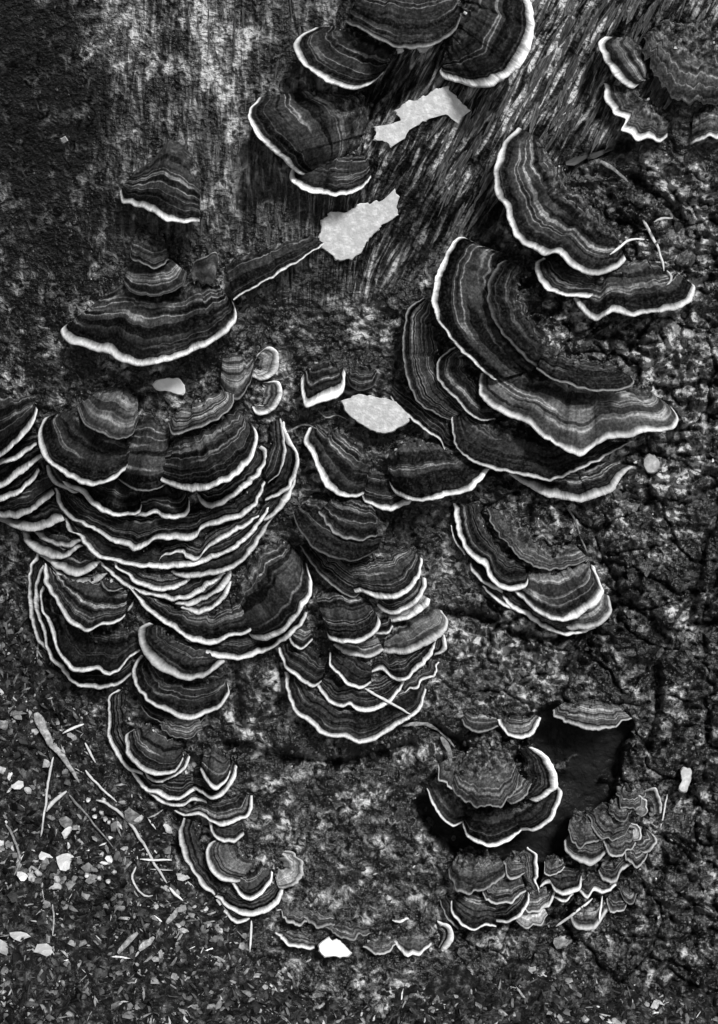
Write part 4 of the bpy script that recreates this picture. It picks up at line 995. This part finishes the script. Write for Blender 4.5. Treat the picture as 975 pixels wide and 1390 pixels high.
# ------------------------------------------------------------------ crumbs on the bark and litter on the soil: too many to count
def scatter(name, pts, hfun, size, tone, mat, flat, parent=None, extra=None, needles=None):
    """one mesh of small irregular chips; pts (n,2), size and tone per chip"""
    n = len(pts); seg = 5
    e = 3.0
    h0 = hfun(pts[:, 0], pts[:, 1])
    p0 = P3(pts[:, 0], pts[:, 1], h0)
    px_ = P3(pts[:, 0] + e, pts[:, 1], hfun(pts[:, 0] + e, pts[:, 1])) - p0
    py_ = P3(pts[:, 0], pts[:, 1] - e, hfun(pts[:, 0], pts[:, 1] - e)) - p0
    px_ /= np.linalg.norm(px_, axis=1)[:, None]
    nz = np.cross(px_, py_); nz /= np.linalg.norm(nz, axis=1)[:, None]
    nz = nz + rng.normal(0, 0.6, nz.shape); nz /= np.linalg.norm(nz, axis=1)[:, None]
    py_ = np.cross(nz, px_); py_ /= np.linalg.norm(py_, axis=1)[:, None]; px_ = np.cross(py_, nz)
    if extra is not None: p0 = P3(pts[:, 0], pts[:, 1], np.where(np.isnan(extra), h0, extra))
    an = rng.uniform(0, 6.28, n); asp = rng.uniform(0.25, 0.9, n)
    if needles is not None: asp = np.where(needles, rng.uniform(0.06, 0.14, n), asp)
    A = px_ * np.cos(an)[:, None] + py_ * np.sin(an)[:, None]; B = -px_ * np.sin(an)[:, None] + py_ * np.cos(an)[:, None]
    verts = []
    for ring, (sc, zz) in enumerate(((1.0, -0.3), (0.6, 1.0))):
        for i in range(seg):
            th = 2 * math.pi * i / seg + rng.uniform(-0.3, 0.3, n)
            rr = sc * size * rng.uniform(0.6, 1.25, n)
            verts.append(p0 + A * (rr * np.cos(th))[:, None] + B * (rr * asp * np.sin(th))[:, None] + nz * (size * flat * (zz + rng.uniform(-0.4, 0.4, n)))[:, None])
    V = np.stack(verts, 1).reshape(-1, 3); k = 2 * seg
    base = []
    for i in range(seg): j = (i + 1) % seg; base.append((i, j, seg + j, seg + i))
    off = (np.arange(n) * k)[:, None, None]
    q4 = (np.array(base)[None] + off).reshape(-1, 4)
    q5 = (np.arange(seg, 2 * seg)[None] + (np.arange(n) * k)[:, None])
    me = bpy.data.meshes.new(name)
    loops = np.concatenate([q4.ravel(), q5.ravel()])
    starts = np.concatenate([np.arange(len(q4)) * 4, len(q4) * 4 + np.arange(n) * seg])
    me.vertices.add(len(V)); me.vertices.foreach_set('co', V.ravel())
    me.loops.add(len(loops)); me.loops.foreach_set('vertex_index', loops)
    me.polygons.add(len(starts)); me.polygons.foreach_set('loop_start', starts)
    me.update(calc_edges=True); me.materials.append(mat)
    at = me.attributes.new('tone', 'FLOAT', 'POINT'); at.data.foreach_set('value', np.repeat(tone, k).astype(np.float32))
    o = bpy.data.objects.new(name, me); col.objects.link(o); o.parent = parent; o['kind'] = 'stuff'
    return o
pu = rng.uniform(-30, 1010, 70000); pv = rng.uniform(0, 1420, 70000)
fb_, dg_, hl_, lp_ = masks(pu, pv)
dens = 0.05 + 0.16 * lp_ + 0.14 * sstep(880, 1050, pv) * sstep(300, 420, pu) + 0.05 * sstep(330, 200, pu) * sstep(330, 480, pv)
kp = (rng.uniform(0, 1, len(pu)) < dens * (1 - fb_) * (1 - hl_) * (0.5 + 1.2 * (fbm(pu / 60, pv / 60, 5, 3) + 0.4).clip(0, 1)))
pts = np.stack([pu[kp], pv[kp]], 1)
tn = 0.010 + 0.10 * rng.uniform(0, 1, len(pts)) ** 2.2; br = rng.uniform(0, 1, len(pts)) > 0.97; tn[br] = rng.uniform(0.2, 0.5, br.sum())
tn = tn * np.clip(tint(pts[:, 0], pts[:, 1]), 0.5, 1.6)
cr = np.array(CRUMBS); ct = 0.008 + 0.10 * rng.uniform(0, 1, len(cr)) ** 2.2; br = rng.uniform(0, 1, len(cr)) > 0.94; ct[br] = rng.uniform(0.2, 0.5, br.sum())
ex = np.concatenate([np.full(len(pts), np.nan), cr[:, 2] + HB(cr[:, 0], cr[:, 1])])
pts = np.vstack([pts, cr[:, :2]]); tn = np.concatenate([tn, ct])
scatter('bark_crumbs', pts, HT, S * (1.1 + (3.2 + 1.4 * sstep(850, 1050, pts[:, 1])) * rng.uniform(0, 1, len(pts)) ** 2.6), tn, M_CRUMB, 0.6, trunk, ex)

pu = rng.uniform(-80, 1050, 60000); pv = rng.uniform(690, 1440, 60000)
gd = ground_d(pu, pv)
kp = (gd > 0.003) & (rng.uniform(0, 1, len(pu)) < 0.75)
pts = np.stack([pu[kp], pv[kp]], 1)
tn = 0.005 + 0.22 * rng.uniform(0, 1, len(pts)) ** 3.0; br = rng.uniform(0, 1, len(pts)) > 0.91; tn[br] = rng.uniform(0.12, 0.42, br.sum())
tn = tn * (0.45 + 0.55 * sstep(820, 1000, pts[:, 1])) * (0.5 + 1.5 * (fbm(pts[:, 0] / 40, pts[:, 1] / 40, 6, 3) + 0.35).clip(0, 1))
nd = rng.uniform(0, 1, len(pts)) > 0.94
lit = scatter('leaf_litter', pts, HG, np.where(nd, S * rng.uniform(6, 15, len(pts)), S * (1.2 + 10.5 * rng.uniform(0, 1, len(pts)) ** 4.2)), np.where(nd, tn * 1.7 + 0.02, tn), M_TONE, 0.18, needles=nd)
tag(lit, 'dark crumbly leaf litter and soil covering the ground at lower left', 'leaf litter')

# ------------------------------------------------------------------ twigs, straws and needles: laid on whatever is under them
bpy.context.view_layer.update()
deps = bpy.context.evaluated_depsgraph_get()
def hit(u, v):
    d = FWD + ((u - 487.5) * S / DIST) * RIGHT + ((695 - v) * S / DIST) * UP
    d = d / np.linalg.norm(d)
    ok, loc, *_x = scene.ray_cast(deps, Vector(CAM), Vector(d))
    return (np.array(loc) if ok else P3([u], [v], [0.0])[0]), d
def straw(name, label, cat, pts, w0, w1=None, mat=M_STRAW, lift=1.0, group=None, seg=7, rough=0.30, flat=0.8, smooth=True):
    w1 = w0 if w1 is None else w1
    q = curve(pts, max(6, int(np.linalg.norm(np.diff(np.asarray(pts, float), axis=0), axis=1).sum() / 5)))
    P = []; sd = int(q[0, 0] * 3 + q[0, 1])
    ai = np.arange(len(q)); q = q + 1.6 * np.stack([fbm(ai / 2.5, ai * 0, sd, 2), fbm(ai / 2.5, ai * 0, sd + 1, 2)], 1)
    dep = []
    for u, v in q:
        loc, d = hit(u, v); dep.append(np.linalg.norm(loc - CAM)); P.append(d)
    dep = np.array(dep); m = len(dep)
    sm = dep.copy()
    for _i in range(6): sm = np.minimum(sm, np.convolve(np.pad(sm, 2, 'edge'), np.ones(5) / 5, 'valid'))
    sm = np.convolve(np.pad(sm, 1, 'edge'), np.ones(3) / 3, 'valid')
    rad = np.linspace(w0, w1, m) * S * 0.5
    C_ = np.array([CAM + P[i] * (sm[i] - rad[i] * lift) for i in range(m)])
    rows = []
    for i in range(m):
        tg = C_[min(i + 1, m - 1)] - C_[max(i - 1, 0)]; tg /= np.linalg.norm(tg)
        nn = -P[i]; sx = np.cross(tg, nn); sx /= np.linalg.norm(sx); nn = np.cross(sx, tg)
        ring = []
        for k in range(seg):
            an = 2 * math.pi * k / seg
            rr = rad[i] * (1 + rough * (fbm(np.array([i * 0.6 + 3 * k]), np.array([sd * 1.0 + k]), sd, 2)[0]) * 2) * (0.4 if i in (0, m - 1) else 0.8 if i in (1, m - 2) else 1)
            ring.append(C_[i] + sx * rr * math.cos(an) + nn * rr * flat * math.sin(an))
        rows.append(np.array(ring))
    V = np.concatenate(rows); F = grid_faces(seg, m, 0, True)
    F.append(tuple(range(seg))[::-1]); F.append(tuple((m - 1) * seg + k for k in range(seg)))
    o = mesh_obj(name, V, F, mat, None, smooth, C_[0])
    return tag(o, label, cat, group)
tw = 'twigs and straws lying in the litter'
straw('wood_splinter', 'thick pale splinter of split wood lying in the litter at left', 'wood', [(49, 968), (60, 990), (72, 1012), (86, 1028), (97, 1045), (108, 1062)], 15, 4, M_WOOD, 1.0, None, 11, 0.16, 0.45, True)
straw('twig', 'longest pale stem bent across the litter beside the chain of brackets', 'twig', [(130, 1086), (148, 1093), (165, 1104), (182, 1125), (197, 1150), (212, 1176), (227, 1199)], 4.5, 4, M_STRAW, 1.5, tw)
straw('twig', 'short pale stem continuing below the end of the longest stem', 'twig', [(230, 1205), (238, 1214), (249, 1223)], 5, 3, M_STRAW, 1.5, tw)
straw('twig', 'thin jointed straw between the thick splinter and the longest stem', 'twig', [(116, 1046), (127, 1058), (138, 1070), (158, 1089)], 4, 3, M_STRAW, 1.5, tw)
straw('twig', 'stout pale stick slanting up right under the tip of the thick splinter', 'twig', [(62, 1102), (75, 1088), (90, 1074)], 6.5, 5.5, M_STRAW, 1.3, tw)
straw('twig', 'thin grey needle running down right from the end of the stout stick', 'twig', [(95, 1079), (120, 1110), (154, 1150)], 4, 1.6, M_WOOD, 1.5, tw)
straw('twig', 'upright dashed straw left of the stout stick', 'twig', [(72, 1027), (66, 1060), (62, 1094), (55, 1136)], 3.5, 3, M_STRAW, 1.5, tw)
straw('twig', 'short white straw right of the head of the thick splinter', 'twig', [(85, 996), (98, 989), (115, 984)], 4, 4, M_STRAW, 1.5, tw)
straw('twig', 'short slanting white straw right of the middle of the thick splinter', 'twig', [(116, 1009), (122, 1022), (129, 1035)], 4, 4, M_STRAW, 1.5, tw)
straw('twig', 'level straw crossing the longest stem near its lower end', 'twig', [(190, 1167), (212, 1168), (233, 1168)], 3, 3, M_STRAW, 2.0, tw)
straw('twig', 'faint second level straw just below the one crossing the longest stem', 'twig', [(204, 1180), (235, 1181)], 2.5, 2, M_STRAW, 2.0, tw)
straw('twig', 'curled hook-shaped rootlet left of the lower end of the longest stem', 'twig', [(184, 1176), (180, 1192), (186, 1206), (197, 1217), (208, 1216)], 3.5, 2.5, M_STRAW, 1.5, tw)
straw('twig', 'upright straw near the bottom left', 'twig', [(72, 1228), (73, 1250), (71, 1272)], 3.5, 2.5, M_WOOD, 1.5, tw)
straw('wood_chip', 'flat grey wood chip slanting at the bottom, left of the clump', 'wood', [(160, 1294), (173, 1280), (187, 1266)], 9, 8, M_WOOD, 1.0, None, 6, 0.2, 0.4, False)
straw('wood_chip', 'small flat wood chip below the lower end of the longest stem', 'wood', [(227, 1254), (234, 1244), (242, 1233)], 9, 7, M_WOOD, 1.0, None, 6, 0.2, 0.4, False)
straw('wood_chip', 'wide grey wood chip next to the slanting one at the bottom', 'wood', [(190, 1290), (200, 1281), (210, 1272)], 11, 8, M_WOOD, 1.0, None, 6, 0.25, 0.35, False)
straw('twig', 'upright pale stem below the lowest tip of the clump', 'twig', [(342, 1250), (341, 1270), (339, 1293)], 4, 3, M_STRAW, 1.5, tw)
straw('twig', 'long dark grass blade curving down the far left of the litter', 'grass', [(8, 1118), (20, 1140), (27, 1168), (20, 1188)], 4, 3, M_WOOD, 1.5, tw)
straw('twig', 'short pale straw beside the tall narrow shell of the chain', 'twig', [(200, 1111), (212, 1105), (222, 1100)], 3, 3, M_WOOD, 1.5, tw)
straw('twig', 'short straw at the very bottom left of the wood chips', 'twig', [(183, 1299), (191, 1290)], 3.5, 3, M_STRAW, 1.5, tw)
on = 'straws and needles caught on the trunk'
straw('straw', 'straw lying across the scalloped rims at the foot of the centre column', 'straw', [(496, 935), (528, 953), (558, 969)], 4, 3.5, M_STRAW, 1.2, on)
straw('straw', 'thin bent needle hanging down over the wide low lobe at upper right', 'straw', [(873, 298), (883, 317), (893, 335), (898, 350), (902, 368)], 5, 2.5, M_STRAW, 1.2, on)
straw('straw', 'short level straw right of the top of the bent needle', 'straw', [(888, 301), (898, 297), (914, 296)], 3.5, 2.5, M_STRAW, 1.2, on)
straw('straw', 'arched straw lying on the large upper right bracket', 'straw', [(828, 345), (842, 334), (858, 325), (881, 326)], 4, 2.5, M_STRAW, 1.2, on)
straw('straw', 'small curled white hook at the lower end of the bent needle', 'straw', [(906, 367), (911, 373), (910, 381), (904, 387)], 4, 3, M_STRAW, 1.2, on)
straw('straw', 'slanting straw across the lowest weathered brackets at bottom right', 'straw', [(755, 1258), (780, 1240), (804, 1220)], 4, 3.5, M_STRAW, 1.2, on)
straw('straw', 'upright straw over the lowest weathered fan at bottom right', 'straw', [(813, 1250), (816, 1234), (818, 1217)], 3.5, 2.5, M_STRAW, 1.2, on)
straw('rootlet', 'thin dark rootlet hanging below the right cluster down to the mossy ledge', 'rootlet', [(765, 682), (775, 695), (783, 713), (790, 733), (798, 753)], 3, 2, M_DARKSTRAW, 1.2, on)
straw('straw', 'thin pale needle at the right edge of the topmost weathered lobe', 'straw', [(906, 1078), (902, 1100), (897, 1124)], 3, 2.2, M_STRAW, 1.2, on)
straw('rootlet', 'wiry rootlet bridging the gap left of the wide central bracket', 'rootlet', [(389, 588), (407, 578), (420, 578), (431, 583)], 2.6, 2, M_WOOD, 1.2, on)
straw('rootlet', 'tiny curly white thread left of the pale oval crust', 'rootlet', [(433, 558), (442, 567), (450, 566), (457, 562), (470, 568)], 2.0, 1.6, M_STRAW, 1.2, on)
straw('straw', 'short white rod stuck by the innermost nested shell', 'straw', [(173, 830), (182, 816)], 3.5, 3.5, M_STRAW, 1.2, on)
straw('bark_sliver', 'dark sliver of bark jutting out above the large upper right bracket', 'bark', [(768, 221), (798, 212), (832, 201)], 9, 6, M_FLAKE, 1.0, None, 6, 0.4, 0.5, False)
straw('bark_sliver', 'pale fibre chip lying on the dark litter above the bent needle', 'bark', [(815, 219), (833, 230), (852, 247)], 5, 3, M_WOOD, 1.0, None, 6, 0.3, 0.5, False)
straw('bark_sliver', 'pale ragged strip of bark right of the foot of the centre column', 'bark', [(547, 985), (573, 982), (590, 988), (604, 1000), (617, 1014)], 5, 4, M_WOOD, 1.0, None, 6, 0.6, 0.5, False)
straw('bark_sliver', 'pale bark shred standing on the left of the dark hollow', 'bark', [(598, 1000), (610, 1022), (612, 1040)], 9, 5, M_WOOD, 0.8, None, 6, 0.6, 0.5, False)

# ------------------------------------------------------------------ larger leaf scraps in the litter, one by one
def scrap(u, v, sz, ang, asp, seed, label, group, tone):
    r_ = random.Random(seed); n_ = 9
    H = HG
    q = []
    for i in range(n_):
        th = 2 * math.pi * i / n_; rr = sz * (0.65 + 0.6 * r_.random())
        a_, b_ = rr * math.cos(th), rr * asp * math.sin(th)
        q.append((u + a_ * math.cos(ang) - b_ * math.sin(ang), v + a_ * math.sin(ang) + b_ * math.cos(ang)))
    q = np.array(q); c = q.mean(0); rows = []
    for t, dz in ((0.0, 0.0025), (0.55, 0.0024), (1.0, 0.0020), (1.0, 0.0012), (0.5, 0.0012)):
        w_ = c + (q - c) * t
        curl = 0.0014 * (((w_ - c) / sz) ** 2).sum(1) * (1 if seed % 2 else -0.6)
        rows.append(P3(w_[:, 0], w_[:, 1], HG(np.full(n_, u), np.full(n_, v)) + (w_[:, 1] - v) * S * 0.33 - (w_[:, 0] - u) * S * 0.53 + dz + curl))
    o = mesh_obj('leaf_scrap', np.concatenate(rows), grid_faces(n_, 5, 0, True), tone, None, False, rows[0][0])
    return tag(o, label, 'leaf', group)
M_LEAF2 = simple_material('pale_leaf', 0.42, 0.68, 300, 0.6)
named = [(92, 1118, 13, 0.6, 0.55, 'grey curled leaf scrap right of the stout stick'), (90, 1168, 14, 0.0, 0.9, 'square pale leaf scrap in the middle of the litter'),
         (78, 1195, 7, 1.2, 0.6, 'white scrap hanging from the square pale leaf scrap'), (60, 1162, 10, 0.2, 0.6, 'white ragged leaf scrap left of the square one'),
         (180, 1108, 12, 0.2, 0.9, 'round grey leaf piece beside the middle of the longest stem'), (248, 1190, 9, 0.2, 0.6, 'pale oval seed left of the tall clump shell'),
         (78, 1204, 9, 0.2, 0.5, 'white seed-like scrap below the square leaf scrap'), (24, 1066, 10, -0.2, 0.5, 'white flat scrap at the far left of the litter'),
         (38, 1072, 7, 0.4, 0.7, 'small white scrap right beside the flat one at far left'), (30, 1190, 8, 0.5, 0.8, 'round white scrap at left below the square one'),
         (52, 1185, 6, 0.5, 0.7, 'little bright scrap between the round white one and the square leaf'), (26, 1270, 14, 0.1, 0.5, 'large torn pale scrap in the bottom left corner'),
         (4, 1285, 15, 0.7, 0.6, 'pale crumpled leaf cut by the left border at the bottom'), (60, 1290, 16, 0.0, 0.5, 'bright crumpled leaf at the bottom left'),
         (5, 985, 9, 1.2, 0.6, 'grey scrap at the left border beside the thick splinter'), (22, 972, 8, 0.6, 0.7, 'light scrap left of the head of the thick splinter'),
         (228, 1125, 8, 0.8, 0.6, 'pale scrap beside the short straw near the chain'), (141, 1172, 7, 0.2, 0.35, 'small white bar-like scrap right of the square leaf'),
         (92, 1060 + 70, 10, -0.9, 0.6, 'bright folded scrap just above the square leaf scrap'), (250, 1263, 6, 0.3, 0.6, 'small pale scrap near the lower wood chip'),
         (108, 1170, 6, 1.4, 0.6, 'small light scrap touching the right of the square leaf'), (543, 1320, 9, 0.4, 0.6, 'pale scrap on the soil below the small scalloped bracket'),
         (765, 1280, 13, 0.2, 0.7, 'light crumpled scrap on the soil under the weathered brackets')]
for i, (u, v, sz, ang, asp, lb) in enumerate(named):
    scrap(u, v, sz, ang, asp, 100 + i, lb, 'leaf scraps in the litter', M_LEAF2 if ('white' in lb or 'bright' in lb or 'pale' in lb) else M_LEAF)
for i, (u, v) in enumerate([(128, 1099), (129, 1109), (138, 1104), (143, 1112), (148, 1117), (120, 1086), (135, 1193), (147, 1196), (155, 1184), (118, 1188)]):
    scrap(u, v, 3.6, 0.3 * i, 0.9, 200 + i, 'tiny white grain among the litter left of the longest stem', 'white grains in the litter', M_LEAF2)
